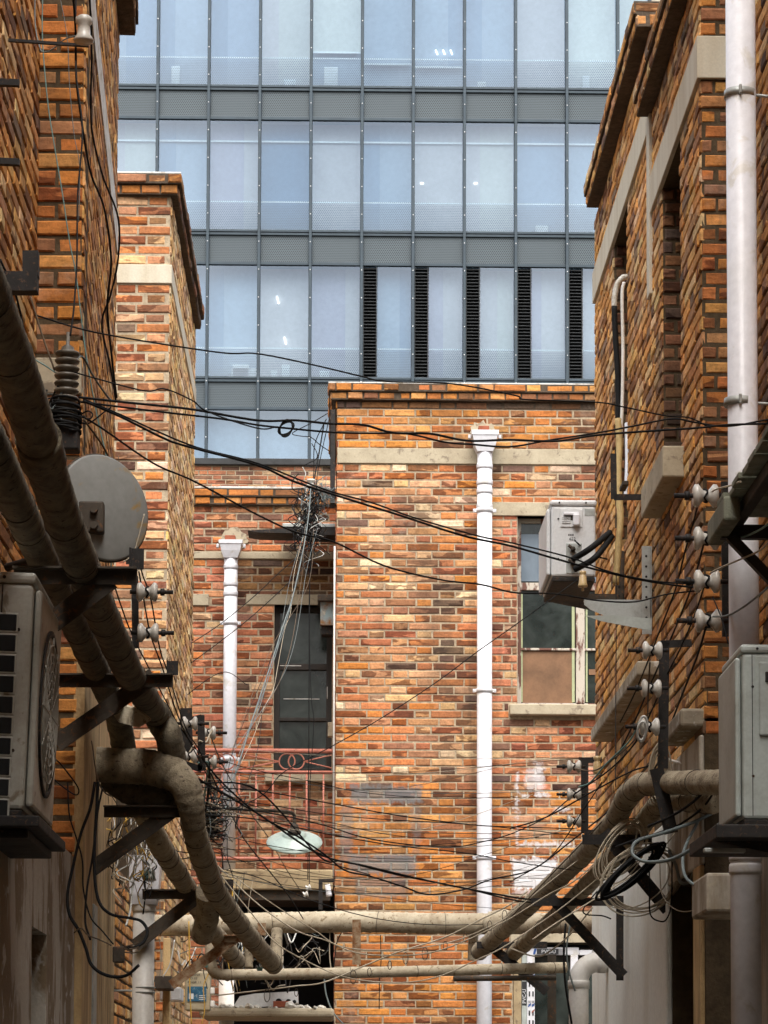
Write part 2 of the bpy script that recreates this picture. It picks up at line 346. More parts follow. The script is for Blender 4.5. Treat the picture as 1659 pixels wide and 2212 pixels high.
def bricks(B,org,u,n,W,z0,z1,holes=(),pal='warm',d=.0055,jit=.002,gap=.0125,zones=(),allhead=False,mark=.5,ph=0.0,seed=1,pier=None,vg=None):
    """lay bricks on the plane through org; u along, n outward; row heights follow the course grid"""
    r=random.Random(seed); org=Vector(org); u=Vector(u).normalized(); n=Vector(n).normalized(); Z=Vector((0,0,1))
    k0=int(math.floor(z0/RH)); k1=int(math.ceil(z1/RH)); P=ST+HD
    for k in range(k0,k1):
        a=max(z0,k*RH); b=min(z1,(k+1)*RH)
        if b-a<.02: continue
        cells=[]
        if pier:
            e=[0]+list(pier[k%len(pier)])+[W]; cells=list(zip(e[:-1],e[1:]))
        elif allhead: 
            t=-r.random()*.06
            while t<W: cells.append((t,t+HD)); t+=HD
        else:
            t=-P+ph+(k%2)*P/2+r.uniform(-.01,.01)
            while t<W: cells.append((t,t+ST)); cells.append((t+ST,t+P)); t+=P
        for c0,c1 in cells:
            iv=[(max(0,c0),min(W,c1))]
            for (h0,h1,hz0,hz1) in holes:
                if hz0<(a+b)/2<hz1:
                    nv=[]
                    for p,q in iv:
                        if h1<=p or h0>=q: nv.append((p,q)); continue
                        if h0>p: nv.append((p,h0))
                        if h1<q: nv.append((h1,q))
                    iv=nv
            for p,q in iv:
                if q-p<.035: continue
                g=(vg or gap)/2*r.uniform(.7,1.3); g2=gap/2*r.uniform(.7,1.2)
                pp,qq,aa,bb=p+g*(p>0),q-g*(q<W),a+g2,b-g2
                um=(p+q)/2; zm=(a+b)/2; pl=pal
                for (f0,f1,g0,g1,pz) in zones:
                    if f0<um<f1 and g0<zm<g1: pl=pz
                c=pick(pl,r); mk=r.random(); mk=.55+.45*mk if mk<mark else .3*mk
                dd=d+r.uniform(-jit,jit); s=.006; tl=r.uniform(-.002,.002)
                vs=[]
                J=lambda: r.uniform(-.0018,.0018)
                for (x,z) in ((pp,aa),(qq,aa),(qq,bb),(pp,bb)): vs.append(org+u*x+Z*z-n*.01)
                ring=[]
                for (x,z) in ((pp,aa),(qq,aa),(qq,bb),(pp,bb)): vs.append(org+u*(x+J())+Z*(z+J())+n*(dd-s*.8))
                for (x,z,e) in ((pp+s,aa+s,-1),(qq-s,aa+s,1),(qq-s,bb-s,1),(pp+s,bb-s,-1)): vs.append(org+u*(x+J())+Z*(z+J())+n*(dd+e*tl))
                fs=[(8,9,10,11)]+[(i,(i+1)%4,4+(i+1)%4,4+i) for i in range(4)]+[(4+i,4+(i+1)%4,8+(i+1)%4,8+i) for i in range(4)]
                if u.cross(Z).dot(n)<0: fs=[tuple(reversed(f)) for f in fs]
                B.add(vs,fs,0,False,(*c,mk))
def core(B,org,u,n,W,z0,z1,holes=(),t=.24,m=1):
    """mortar-faced wall body behind the bricks with its openings left out"""
    org=Vector(org); u=Vector(u).normalized(); n=Vector(n).normalized(); Z=Vector((0,0,1))
    us=sorted({0,W}|{min(max(h[i],0),W) for h in holes for i in (0,1)}); zs=sorted({z0,z1}|{min(max(h[i],z0),z1) for h in holes for i in (2,3)})
    for i in range(len(us)-1):
        for j in range(len(zs)-1):
            um=(us[i]+us[i+1])/2; zm=(zs[j]+zs[j+1])/2
            if any(h[0]<um<h[1] and h[2]<zm<h[3] for h in holes): continue
            q=[(us[i],zs[j]),(us[i+1],zs[j]),(us[i+1],zs[j+1]),(us[i],zs[j+1])]
            vs=[org+u*x+Z*z for x,z in q]+[org+u*x+Z*z-n*t for x,z in q]
            def solid(x,z): return 0<x<W and z0<z<z1 and not any(h[0]<x<h[1] and h[2]<z<h[3] for h in holes)
            e=1e-3; fs=[(0,1,2,3),(7,6,5,4)]
            if not solid(um,zs[j]-e): fs.append((0,4,5,1))
            if not solid(us[i+1]+e,zm): fs.append((1,5,6,2))
            if not solid(um,zs[j+1]+e): fs.append((2,6,7,3))
            if not solid(us[i]-e,zm): fs.append((3,7,4,0))
            if u.cross(Z).dot(n)<0: fs=[tuple(reversed(f)) for f in fs]
            B.add(vs,fs,m,False,(1,1,1,0))
def BM():
    b=MB(); b.c=[]; return b
BR=[M['brick'],M['mortar']]
# ================================================================== setting
g=MB(); g.add([(-300,-60,0),(300,-60,0),(300,400,0),(-300,400,0)],[(0,1,2,3)]); g.build('ground',M['ground'],kind='structure',org=(0,0,0))
BS=[M['brick'],M['mortar_shadowed']]
UX=Vector((1,0,0)); UY=Vector((0,1,0)); NY=-UY
# ------------------------------------------------------------------ central brick building
Yc=22.0; xc0=xat(725.5,Yc,1500); Wc=3.1
top=zat(836,Yc,1000)
k=lambda z: round(z/RH)*RH
top=k(top)
cen=empty('brick_building',(xc0+Wc/2,Yc,0),'central orange brick building facing down the alley, with a stone band and white downpipe','building')
zb1,zb0=zat(972,Yc,1000),zat(1003,Yc,1000)
zb1,zb0=k(zb1),k(zb0)
wx0,wx1=xat(1118,Yc,1300),xat(1118,Yc,1300)+1.25
wz1,wz0=zat(1115,Yc,1150),zat(1524,Yc,1150)
lz1=zat(1085,Yc,1150); sz0=zat(1547,Yc,1150)
dz1=zat(2016,Yc,1200); dx0=xat(1108,Yc,2100)
holes=[(wx0-xc0,wx1-xc0,wz0,wz1),(dx0-xc0,dx0-xc0+1.6,-1,dz1-.075)]
bh=holes+[(-1,9,zb0,zb1),(xat(1063,Yc)-xc0,9,wz1,lz1),(xat(1100,Yc)-xc0,9,sz0,wz0),(dx0-xc0-.02,9,dz1-.08,dz1)]
O=Vector((xc0,Yc,0))
b=BM(); cor0=top-3*RH
bricks(b,O,UX,NY,Wc,0,cor0,bh,'warm',mark=.45,seed=3,zones=[(xat(1068,Yc)-xc0,9,0,wz1-.02,'red'),(0,9,0,zat(1960,Yc),'orange'),(0,9,zat(1960,Yc),zat(1700,Yc),'orange'),(0,9,zat(965,Yc),9,'orange')])
core(b,O,UX,NY,Wc,0,cor0,holes)
b.build('wall',BR,cen)
# corbelled coping
b=BM(); e=.045
for i,(dz0,dz1_,ov,ah) in enumerate([(3,2,.0,False),(2,1,e,True),(1,0,e+.02,False)]):
    za,zb=top-dz0*RH,top-dz1_*RH
    o2=Vector((xc0-ov,Yc-ov,0)); 
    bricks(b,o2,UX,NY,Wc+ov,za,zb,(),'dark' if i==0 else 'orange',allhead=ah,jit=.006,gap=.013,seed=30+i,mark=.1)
    bricks(b,o2,UY,-UX,2.2,za,zb,(),'orange',allhead=ah,jit=.006,gap=.013,seed=40+i,mark=.1)
    b.box((o2.x,o2.y,za),(xc0+Wc,Yc+2.2,zb),1)
b.build('coping',[M['brick'],M['mortar_dark']],cen)
c=MB().bbox((xc0-.07,Yc-.06,top),(xc0+Wc,Yc+2.2,top+.012),.003).build('coping_render',M['white_trim'],cen)
MB().bbox((xc0+.004,Yc-.016,zb0+.003),(xc0+Wc,Yc+.05,zb1-.003),.004).build('stone_band',M['concrete'],cen)
MB().bbox((xat(1063,Yc),Yc-.018,wz1),(xc0+Wc,Yc+.1,lz1-.003),.004).build('lintel',M['concrete'],cen)
MB().bbox((xat(1100,Yc),Yc-.09,sz0),(xc0+Wc,Yc+.1,wz0),.008).build('window_sill',M['concrete'],cen)
MB().bbox((dx0-.02,Yc-.02,dz1-.075),(xc0+Wc,Yc+.1,dz1),.006).build('lintel',M['concrete'],cen)
# side, rear and roof of the same building
b=BM(); bricks(b,(xc0,Yc,0),UY,-UX,2.2,0,cor0,(),'red',seed=5); core(b,(xc0,Yc+.24,0),UY,-UX,1.96,0,cor0,()); b.build('side_wall',BR,cen)
MB().box((xc0+.25,Yc+.25,top-.25),(xc0+Wc,Yc+2.2,top-.2)).build('roof',M['roof_felt'],cen)
MB().box((xc0+.3,Yc+.8,0),(xc0+Wc-.05,Yc+.9,top-.3)).build('void_backing',M['black'],cen)  # black sheet standing in for the unlit interior
# window of the central building
def frame_bars(mb,x0,x1,z0,z1,y,wd,dp,vs=(),hs=()):
    mb.bbox((x0,y,z0),(x0+wd,y+dp,z1),.003); mb.bbox((x1-wd,y,z0),(x1,y+dp,z1),.003)
    mb.bbox((x0+wd,y+.001,z0),(x1-wd,y+dp,z0+wd),.003); mb.bbox((x0+wd,y+.001,z1-wd),(x1-wd,y+dp,z1),.003)
    for v,w2 in vs: mb.bbox((v-w2/2,y-.004,z0+wd),(v+w2/2,y+dp-.002,z1-wd),.003)
    for h,w2,a,bb in hs: mb.bbox((a,y-.001,h-w2/2),(bb,y+dp-.004,h+w2/2),.003)
xm=xat(1256,Yc,1400); zt=zat(1262,Yc,1200); zm=zat(1398,Yc,1200)
win=MB(); frame_bars(win,wx0,wx1,wz0,wz1,Yc+.10,.035,.05,[(xm,.07)],[(zt,.06,wx0,wx1),(zm,.018,wx0+.03,wx1-.03)])
win=win.build('window',M['wood_red'],cen)
MB().box((wx0+.03,Yc+.125,wz0+.03),(wx1-.03,Yc+.13,wz1-.03)).build('pane',M['old_glass'],win)
s=MB(); s.box((xat(1131,Yc),Yc+.118,zat(1514,Yc,1200)),(xat(1240,Yc),Yc+.122,zat(1402,Yc,1200))); s.box((xat(1275,Yc),Yc+.118,zat(1450,Yc)),(wx1-.04,Yc+.122,zat(1438,Yc))); s.build('paper_blind',M['film'],win)
s=MB(); s.box((xat(1128,Yc),Yc+.118,zat(1250,Yc,1200)),(xat(1236,Yc),Yc+.122,zat(1148,Yc,1200))); s.box((xat(1262,Yc),Yc+.118,zat(1250,Yc,1200)),(wx1-.05,Yc+.122,zat(1130,Yc,1200))); s.build('dusty_sheet',M['old_glass_blue'],win)
s=MB()
for a,bb in ((1127,1131),(1238,1244),(1268,1272)): s.box((xat(a,Yc),Yc+.114,zat(1512,Yc,1200)),(xat(bb,Yc),Yc+.119,zat(1275 if a!=1238 else 1300,Yc,1200)))
s.build('tape_strip',paint('pale_green_tape',(.42,.46,.25),(.3,.33,.2),.6),win)
# lower window with printed plastic film on its frame
lw0,lw1=xat(1139,Yc,2100),xat(1139,Yc,2100)+.95; lz=zat(2046,Yc,1200)
fw=.060
fr=MB(); fr.bbox((lw0,Yc+.02,.9),(lw0+fw,Yc+.08,lz),.003); fr.bbox((lw0+fw,Yc+.021,lz-fw),(xat(1251,Yc,2100),Yc+.08,lz),.003); fr.bbox((xat(1233,Yc,2100),Yc+.019,.9),(xat(1249,Yc,2100),Yc+.079,lz-fw),.003); fr.bbox((xat(1252,Yc,2100),Yc+.021,lz-fw),(lw1,Yc+.08,lz-.02),.003)
pf=fr.build('window',M['white_pvc'],cen)
MB().box((lw0,Yc+.09,.9),(lw1,Yc+.1,lz)).build('pane',M['old_glass'],pf)
MB().bbox((xat(1109,Yc,2100),Yc-.01,.5),(xat(1126,Yc,2100),Yc+.1,dz1-.08),.004).build('door_jamb',M['slab'],cen)
def text(s,loc,size,mat,rot,parent,name,ex=.0006,sx=1):
    cu=bpy.data.curves.new(name,'FONT'); cu.body=s; cu.size=size; cu.extrude=ex; cu.align_x='LEFT'; cu.resolution_u=2
    o=bpy.data.objects.new(name,cu); col.objects.link(o)
    dg=bpy.context.evaluated_depsgraph_get(); me=bpy.data.meshes.new_from_object(o.evaluated_get(dg)); bpy.data.objects.remove(o)
    ob=bpy.data.objects.new(name,me); col.objects.link(ob); me.materials.append(mat); ob.parent=parent
    ob.location=Vector(loc)-WL[parent]; ob.rotation_euler=rot; ob.scale=(sx,1,1); WL[ob]=Vector(loc); return ob
M['ink']=paint('black_ink',(.02,.02,.022),(.03,.03,.03),.5); M['ink_blue']=paint('blue_ink',(.02,.09,.33),(.03,.07,.2),.5); M['ink_red']=paint('red_ink',(.3,.07,.03),(.2,.05,.02),.5); M['ink_white']=paint('white_ink',(.7,.7,.7),(.6,.6,.6),.5)
yb=Yc+.0185
m=MB(); xp=xat(1160,Yc,2100); m.box((xp,yb,lz-.055),(xp+.17,yb-.001,lz-.012)); m.build('printed_bar',M['ink'],pf)
text('PVC-U',(xp+.035,yb-.0015,lz-.047),.04,M['ink_white'],(math.pi/2,0,0),pf,'printed_letters')
m=MB()
for i in range(5): m.box((xat(1186+0*i,Yc,2100)+.02,yb+.001,lz-.014-i*.009),(xat(1222,Yc,2100),yb,lz-.017-i*.009))
for i in range(14):
    z=lz-.12-i*.075
    for dx in (.012,.04):
        if i%3!=1: m.box((lw0+dx,yb+.0004,z),(lw0+dx+.012,yb-.0006,z-.04))
        else: 
            for q in range(4): m.box((lw0+dx-.004,yb+.0004,z-q*.012),(lw0+dx+.016,yb-.0006,z-q*.012-.004))
m.build('printed_bar',M['ink'],pf)
m=MB()
for i in (1,4,7): 
    z=lz-.12-i*.075-.05; m.prism([(lw0+.008,yb,z),(lw0+.03,yb,z+.02),(lw0+.03,yb,z+.035),(lw0+.008,yb,z+.015)],(0,-.0012,0)); m.prism([(lw0+.036,yb,z),(lw0+.058,yb,z+.02),(lw0+.058,yb,z+.035),(lw0+.036,yb,z+.015)],(0,-.0012,0))
m.prism([(xp-.03,yb,lz-.055),(xp-.012,yb,lz-.055),(xp-.002,yb,lz-.012),(xp-.02,yb,lz-.012)],(0,-.0012,0))
m.build('printed_chevron',M['ink_blue'],pf)
m=MB()
for i in (2,5): 
    z=lz-.12-i*.075-.02; m.prism([(lw0+.036,yb,z),(lw0+.058,yb,z+.02),(lw0+.058,yb,z+.032),(lw0+.036,yb,z+.012)],(0,-.0012,0))
m.build('printed_chevron',M['ink_red'],pf)
# small film-covered strip left of the frame carrying the upright letters
st=MB().bbox((xat(1127,Yc,2100),Yc+.015,.9),(lw0-.002,Yc+.06,lz-.03),.003).build('film_strip',M['ac_green'],pf)
m=MB().box((lw0-.040,Yc+.0145,zat(2172,Yc,1200)),(lw0-.004,Yc+.0135,zat(2120,Yc,1200))).build('printed_bar',M['ink'],st)
text('PVC-U',(lw0-.010,Yc+.013,zat(2168,Yc,1200)),.040,M['ink_white'],(math.pi/2,-math.pi/2,0),st,'printed_letters')
# ------------------------------------------------------------------ left rear brick building
Yl=22.7; xl0=-2.4; xl1=xat(735,Yl,1500)
lb=empty('brick_building',(-1.2,Yl,0),'low red brick building left of the central one, with a tall dark sash window','building')
lt=k(zat(1058,Yl,560)); lb1,lb0=k(zat(1184,Yl,560)),k(zat(1210,Yl,560))
ax0,ax1=xat(592,Yl,1450),xat(717,Yl,1450); az1,az0=zat(1307,Yl,640),zat(1668,Yl,640)
sx1=xat(409,Yl,1400); sz1_,sz0_=zat(1308,Yl,400),zat(1532,Yl,400)
bz=zat(1925,Yl,600)
O=Vector((xl0,Yl,0)); Wl=xl1-xl0
holes=[(ax0-xl0,ax1-xl0,az0,az1),(.5,sx1-xl0,sz0_,sz1_),(xat(482,Yl,2000)-xl0,9,.0,bz)]
bh=holes+[(-1,9,lb0,lb1),(xat(531,Yl)-xl0,xat(722,Yl)-xl0,az1,zat(1284,Yl,640)),(.2,xat(450,Yl)-xl0,sz1_,zat(1284,Yl,640)),(xat(575,Yl)-xl0,xat(720,Yl)-xl0,zat(1690,Yl,640),az0)]
b=BM(); c0=lt-2*RH
bricks(b,O,UX,NY,Wl,0,c0,bh,'red',mark=.6,seed=8,zones=[(xat(480,Yl)-xl0,9,zat(1300,Yl),zat(1210,Yl),'dark')]); core(b,O,UX,NY,Wl,0,c0,holes); b.build('wall',BR,lb)
b=BM()
for i,(a,bb,ov,ah) in enumerate([(2,1,.045,True),(1,0,.065,False)]):
    bricks(b,(xl0,Yl-ov,0),UX,NY,Wl,lt-a*RH,lt-bb*RH,(),'orange',allhead=ah,jit=.006,gap=.013,seed=60+i,mark=.2)
    b.box((xl0,Yl-ov,lt-a*RH),(xl1,Yl+.5,lt-bb*RH),1)
b.build('coping',[M['brick'],M['mortar_dark']],lb)
MB().bbox((xl0,Yl-.07,lt),(xl1,Yl+.5,lt+.018),.004).build('coping_render',M['white_trim'],lb)
MB().bbox((xl0,Yl-.016,lb0+.003),(xl1,Yl+.05,lb1-.003),.004).build('stone_band',M['concrete'],lb)
MB().bbox((xat(531,Yl),Yl-.016,az1),(xat(722,Yl),Yl+.1,zat(1284,Yl,640)-.003),.004).build('lintel',M['concrete'],lb)
MB().bbox((xl0+.2,Yl-.016,sz1_),(xat(450,Yl),Yl+.1,zat(1284,Yl,640)-.003),.004).build('lintel',M['concrete'],lb)
MB().bbox((xat(575,Yl),Yl-.07,zat(1690,Yl,640)),(xat(720,Yl),Yl+.1,az0),.006).build('window_sill',M['concrete'],lb)
sw=MB(); h1,h2=zat(1437,Yl,640),zat(1551,Yl,640)
frame_bars(sw,ax0,ax1,az0,az1,Yl+.08,.045,.06,[],[(h1,.05,ax0+.04,ax1-.04),(h2,.03,ax0+.04,ax1-.04)])
sw=sw.build('window',M['wood_dark'],lb)
MB().box((ax0+.04,Yl+.11,az0+.04),(ax1-.04,Yl+.115,az1-.04)).build('pane',M['old_glass'],sw)
m=MB()
for a,bb,cc,dd in ((612,1506,690,1507.5),(604,1434,650,1435.5),(706,1480,707.5,1506)): m.box((xat(a,Yl,1500),Yl+.077,zat(dd,Yl,640)),(xat(bb if False else cc,Yl,1500),Yl+.08,zat(bb,Yl,640)))
m.build('putty',M['white_trim'],sw)
w2=MB().bbox((sx1-.075,Yl+.03,sz0_),(sx1-.02,Yl+.09,sz1_-.03),.003).build('window',M['white_pvc'],lb)
m=MB()
for i in range(16): 
    z=sz0_+.08+i*.045
    m.box((sx1-.06+.01*(i%3),Yl+.0295,z),(sx1-.035,Yl+.0285,z+(.028 if i%4 else .012)))
m.build('printed_bar',M['ink'],w2)
MB().box((xl0+.5,Yl+.1,sz0_),(sx1,Yl+.11,sz1_)).build('pane',M['old_glass'],w2)
MB().box((xl0+.1,Yl+.9,0),(xl1,Yl+1.0,lt-.3)).build('void_backing',M['black'],lb)  # black sheet giving the openings their darkness
MB().box((xl0,Yl+.5,lt-.3),(xl1,Yl+10,lt-.22)).build('roof',M['roof_felt'],lb)
# balcony slab and railing
sl0,sl1=xat(478,21.9,1900),xat(719,21.9,1900)
bal=empty('balcony',(-.7,22.3,zat(1925,21.9,600)),'concrete balcony slab with salmon pink railing of twin rings below the dark window','balcony')
MB().bbox((sl0,21.9,zat(1922,21.9,600)),(sl1,Yl-.01,zat(1878,21.9,600)),.012).build('slab',M['slab'],bal)
MB().bbox((xat(500,21.95,1900),21.95,zat(1945,21.95,600)),(sl1-.02,Yl-.01,zat(1922,21.95,600)-.001),.006).build('slab_edge',M['iron_brown'],bal)
Yr=22.0; rl,rr=-1.62,xat(719,Yr,1700)
zt_,zm_,zl_=zat(1622,Yr,600),zat(1668,Yr,600),zat(1855,Yr,600)
r=MB(); r.tube([(rl,Yr,zt_),(rr,Yr,zt_)],.018,12); r.build('top_rail',M['rail'],bal)
r=MB(); r.tube([(rl,Yr,zm_),(rr,Yr,zm_)],.014,8); r.build('middle_rail',M['rail'],bal)
r=MB(); r.tube([(rl,Yr,zl_),(rr,Yr,zl_)],.015,10); r.build('bottom_rail',M['rail'],bal)
for i in range(11):
    xb=xat(698.5-36.5*i,Yr,1760)
    if xb<rl: break
    MB().tube([(xb,Yr,zl_),(xb,Yr,zm_)],.0075,8).build('baluster',M['rail'],bal)
for cx in (620,640,490,468):
    c0=at(cx,1645,Yr); m=MB(); R1=.062
    m.tube([(c0.x+R1*math.cos(t*math.pi/14),Yr,c0.z+R1*math.sin(t*math.pi/14)) for t in range(29)],.0065,6,caps=False); m.build('ring',M['rail'],bal)
m=MB()
for s_ in (1,-1):
    m=MB(); p=at(603,1645,Yr); q=at(510,1645+18*s_,Yr); m.tube([p,q],.006,6)
    m.build('brace',M['rail'],bal); m=MB(); p=at(657,1645,Yr); q=at(716,1645+14*s_,Yr); m.tube([p,q],.006,6); m.build('brace',M['rail'],bal)
# ------------------------------------------------------------------ parapet behind it
Yp=38; pt=zat(1006,Yp,560)
pb=empty('brick_building',(-1,Yp,0),'distant brick parapet with black capping between the left buildings and the glass tower','building')
b=BM(); x0,x1=xat(330,Yp,1000),xat(800,Yp,1000)
bricks(b,(x0,Yp,0),UX,NY,x1-x0,pt-1.4,pt,(),'red',seed=70,mark=.2); core(b,(x0,Yp,0),UX,NY,x1-x0,0,pt,(),t=.3); b.build('wall',BR,pb)
MB().bbox((x0,Yp-.06,pt),(x1,Yp+.4,pt+.09),.01).build('capping',M['roof_felt'],pb)
# ------------------------------------------------------------------ right building (near and far section of the same row)
XR=1.52
rb=empty('brick_building',(2.2,14.8,0),'tall brick building on the right whose side wall recedes to the alley end','building')
Y0,Ys,Y1=11.6,13.45,16.45
def zx(slope): return slope*XR+1.6
nb1,nb0=k(6.13),k(5.94); fb1,fb0=k(6.57),k(6.38); ncb=k(6.45); fcb=k(6.89)
# near section, lower part plastered
zp=k(3.15)
h_near=[(12.3-Y0,13.0-Y0,4.52,nb0),(.25,1.15,.9,2.62)]
b=BM(); O=Vector((XR,Y0,0))
bricks(b,O,UY,-UX,Ys-Y0,zp,ncb,h_near+[(-1,9,nb0,nb1)],'gold',jit=.0025,gap=.012,vg=.006,d=.0075,seed=80,mark=.35)
bricks(b,O,UX,NY,.9,zp,ncb,[(-1,9,nb0,nb1)],'orange',jit=.005,gap=.014,seed=81,mark=.3)
core(b,(XR,Y0+.24,0),UY,-UX,Ys-Y0-.24,0,ncb,[(h-.24,j-.24,a,c_) for h,j,a,c_ in h_near]); core(b,O,UX,NY,.9,0,ncb)
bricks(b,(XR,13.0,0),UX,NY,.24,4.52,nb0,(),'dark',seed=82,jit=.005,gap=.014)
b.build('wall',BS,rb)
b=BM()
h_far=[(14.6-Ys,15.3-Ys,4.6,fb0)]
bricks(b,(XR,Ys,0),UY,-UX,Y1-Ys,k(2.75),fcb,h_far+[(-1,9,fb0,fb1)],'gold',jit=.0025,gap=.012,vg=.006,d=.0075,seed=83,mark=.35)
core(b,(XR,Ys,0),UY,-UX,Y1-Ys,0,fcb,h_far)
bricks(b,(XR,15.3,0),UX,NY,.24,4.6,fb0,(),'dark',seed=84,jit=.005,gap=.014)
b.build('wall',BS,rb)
MB().bbox((XR-.02,Y0-.018,nb0+.003),(XR+.9,Ys-.06,nb1-.003),.004).build('stone_band',M['pale_plaster'],rb)
MB().bbox((XR-.02,Ys-.05,fb0+.003),(XR+.2,Y1,fb1-.003),.004).build('stone_band',M['pale_plaster'],rb)
MB().bbox((XR-.022,Ys-.055,zx(2.6)),(XR+.1,Ys+.06,nb1+.3),.004).build('plaster_seam',M['pale_plaster'],rb)
for (ya,yb_,zc,nm) in ((Y0,Ys,ncb,90),(Ys,Y1,fcb,95)):
    b=BM()
    for i,ov in enumerate((.075,.09)):
        za=zc+i*RH
        bricks(b,(XR-ov,ya-(.03 if ya==Ys else 0),0),UY,-UX,yb_-ya-(.25 if ya==Ys else 0),k(za),k(za)+RH,(),'gold',jit=.0025,gap=.014,seed=nm+i,allhead=(i==0))
        bricks(b,(XR-ov,ya-(.03 if ya==Ys else 0),0),UX,NY,.8,k(za),k(za)+RH,(),'orange',jit=.006,gap=.014,seed=nm+5+i)
        b.box((XR-ov,ya-(.03 if ya==Ys else 0),k(za)),(XR+.9,yb_-(.25 if ya==Ys else 0),k(za)+RH),1)
    b.build('cornice',[M['brick'],M['mortar_dark']],rb)
b=BM(); bricks(b,(XR+.0,Y1,0),UX,UY,1.2,0,fcb,(),'red',seed=99); core(b,(XR+.24,Y1,0),UX,UY,1.2,0,fcb); b.build('rear_wall',BR,rb)
MB().box((XR+.5,Y0+.25,0),(XR+.6,Y1-.25,fcb-.2)).build('void_backing',M['black'],rb)  # black sheet painted as the dark behind the slots
MB().box((XR+.3,Y0+.3,fcb+.02),(XR+3,Y1,fcb+.06)).build('roof',M['roof_felt'],rb)
# window in each slot
for (ya,yb_,za,zb) in ((12.3,13.0,4.52,nb0),(14.6,15.3,4.6,fb0)):
    m=MB(); y0_,y1_=ya,yb_
    m.bbox((XR+.14,ya,za),(XR+.19,ya+.05,zb)); m.bbox((XR+.14,yb_-.05,za),(XR+.19,yb_,zb)); m.bbox((XR+.14,ya+.05,za),(XR+.19,yb_-.05,za+.05)); m.bbox((XR+.14,ya+.05,zb-.05),(XR+.19,yb_-.05,zb))
    wd=m.build('window',M['wood_dark'],rb); MB().box((XR+.16,ya+.04,za+.04),(XR+.165,yb_-.04,zb-.04)).build('pane',M['old_glass'],wd)
MB().bbox((XR-.10,12.2,4.38),(XR+.2,13.08,4.52),.008).build('window_sill',M['concrete'],rb)
# rendered lower walls of the right building
MB().bbox((XR-.03,12.75,0),(XR+.0,Y1,zat(1850,14.5,1380)),.008).build('plaster_wall',M['lime_plaster'],rb)
MB().bbox((XR-.022,Y0,2.62),(XR+.0,12.74,k(3.15)),.008).build('plaster_wall',M['right_plaster'],rb)
MB().bbox((XR-.02,Y0+.02,0),(XR+.0,Y0+.25,2.62),.004).build('plaster_wall',M['ochre_plaster'],rb)
MB().bbox((XR-.10,12.25,zx(1.05)-.0),(XR+.1,Y0-.0,zx(1.05)+.075),.012).build('window_canopy',M['canopy'],rb)
MB().bbox((XR-.12,13.1,3.64),(XR+.1,15.5,3.71),.010).build('window_canopy',M['canopy'],rb)
# nearer right building (mostly outside the picture)
rn=empty('brick_building',(2.2,6,0),'nearest brick wall at the right edge behind the downpipe, diagonal-looking courses','building')
XN=1.64
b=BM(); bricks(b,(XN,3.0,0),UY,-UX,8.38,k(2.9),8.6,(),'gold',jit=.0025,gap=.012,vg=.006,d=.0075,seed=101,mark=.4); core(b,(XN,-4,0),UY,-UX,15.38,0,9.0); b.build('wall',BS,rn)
MB().bbox((XN-.03,5,0),(XN,11.38,k(2.9)),.01).build('plaster_wall',M['right_plaster'],rn)
m=MB(); zl_a,zl_b=zat(1985,11.05,1498),zat(1903,11.05,1498); m.bbox((1.40,10.66,zl_a),(XN-.03,11.1,zl_b),.012); m.build('ledge',M['right_plaster'],rn)
# ------------------------------------------------------------------ left near building
XL=-1.118; YA=10.2
ln=empty('brick_building',(-1.9,8,0),'nearest tall brick building on the left with a front-facing pier','building')
b=BM(); bricks(b,(XL,3,0),UY,UX,YA-3,k(2.4),8.6,(),'gold',jit=.0025,gap=.012,vg=.006,d=.0075,seed=110,mark=.4); core(b,(XL,-4,0),UY,UX,YA+4,0,11.0)  # wall body carried up out of view to darken the foreground
xp1=xat(178,YA,400)
zl1,zl0=zat(775,YA,130),zat(853,YA,130)
bricks(b,(XL,YA,0),UX,NY,xp1-XL,2.2,8.6,[(-1,2,zl0,zl1)],'orange',jit=.005,gap=.013,seed=111,mark=.4,pier=[(),(.075,)]); core(b,(XL,YA,0),UX,NY,xp1-XL,0,11.0)
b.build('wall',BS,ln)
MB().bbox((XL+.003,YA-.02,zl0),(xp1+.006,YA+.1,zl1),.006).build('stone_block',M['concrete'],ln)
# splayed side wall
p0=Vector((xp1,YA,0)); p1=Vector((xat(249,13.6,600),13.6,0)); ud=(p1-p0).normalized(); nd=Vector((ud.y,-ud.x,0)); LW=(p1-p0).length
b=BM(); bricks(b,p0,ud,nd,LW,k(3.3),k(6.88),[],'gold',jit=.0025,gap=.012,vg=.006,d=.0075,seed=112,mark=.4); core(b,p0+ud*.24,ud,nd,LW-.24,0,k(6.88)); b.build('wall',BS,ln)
m=MB(); zq=5.85-.1; zq=5.95
a=p0+ud*.02+nd*.012; bq=p0+ud*(LW-.01)+nd*.012
m.prism([a+Vector((0,0,zq-.17)),bq+Vector((0,0,zq-.17)),bq+Vector((0,0,zq)),a+Vector((0,0,zq))],-nd*.03); m.build('whitewash_band',M['white_trim'],ln)
b=BM()
for i,ov in enumerate((.085,.10)):
    o2=p0+nd*ov; z=k(6.88)+i*RH
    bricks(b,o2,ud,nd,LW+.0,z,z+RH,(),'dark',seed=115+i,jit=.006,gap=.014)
    q=[p0+nd*ov,p0+ud*(LW+.02*i)+nd*ov,p0+ud*(LW+.02*i)-nd*.4,p0-nd*.4]
    b.add([v+Vector((0,0,z)) for v in q]+[v+Vector((0,0,z+RH-.001)) for v in q],[(3,2,1,0),(4,5,6,7),(0,1,5,4),(1,2,6,5),(2,3,7,6),(3,0,4,7)],1,False,(1,1,1,0))
b.build('cornice',[M['brick'],M['mortar_dark']],ln)
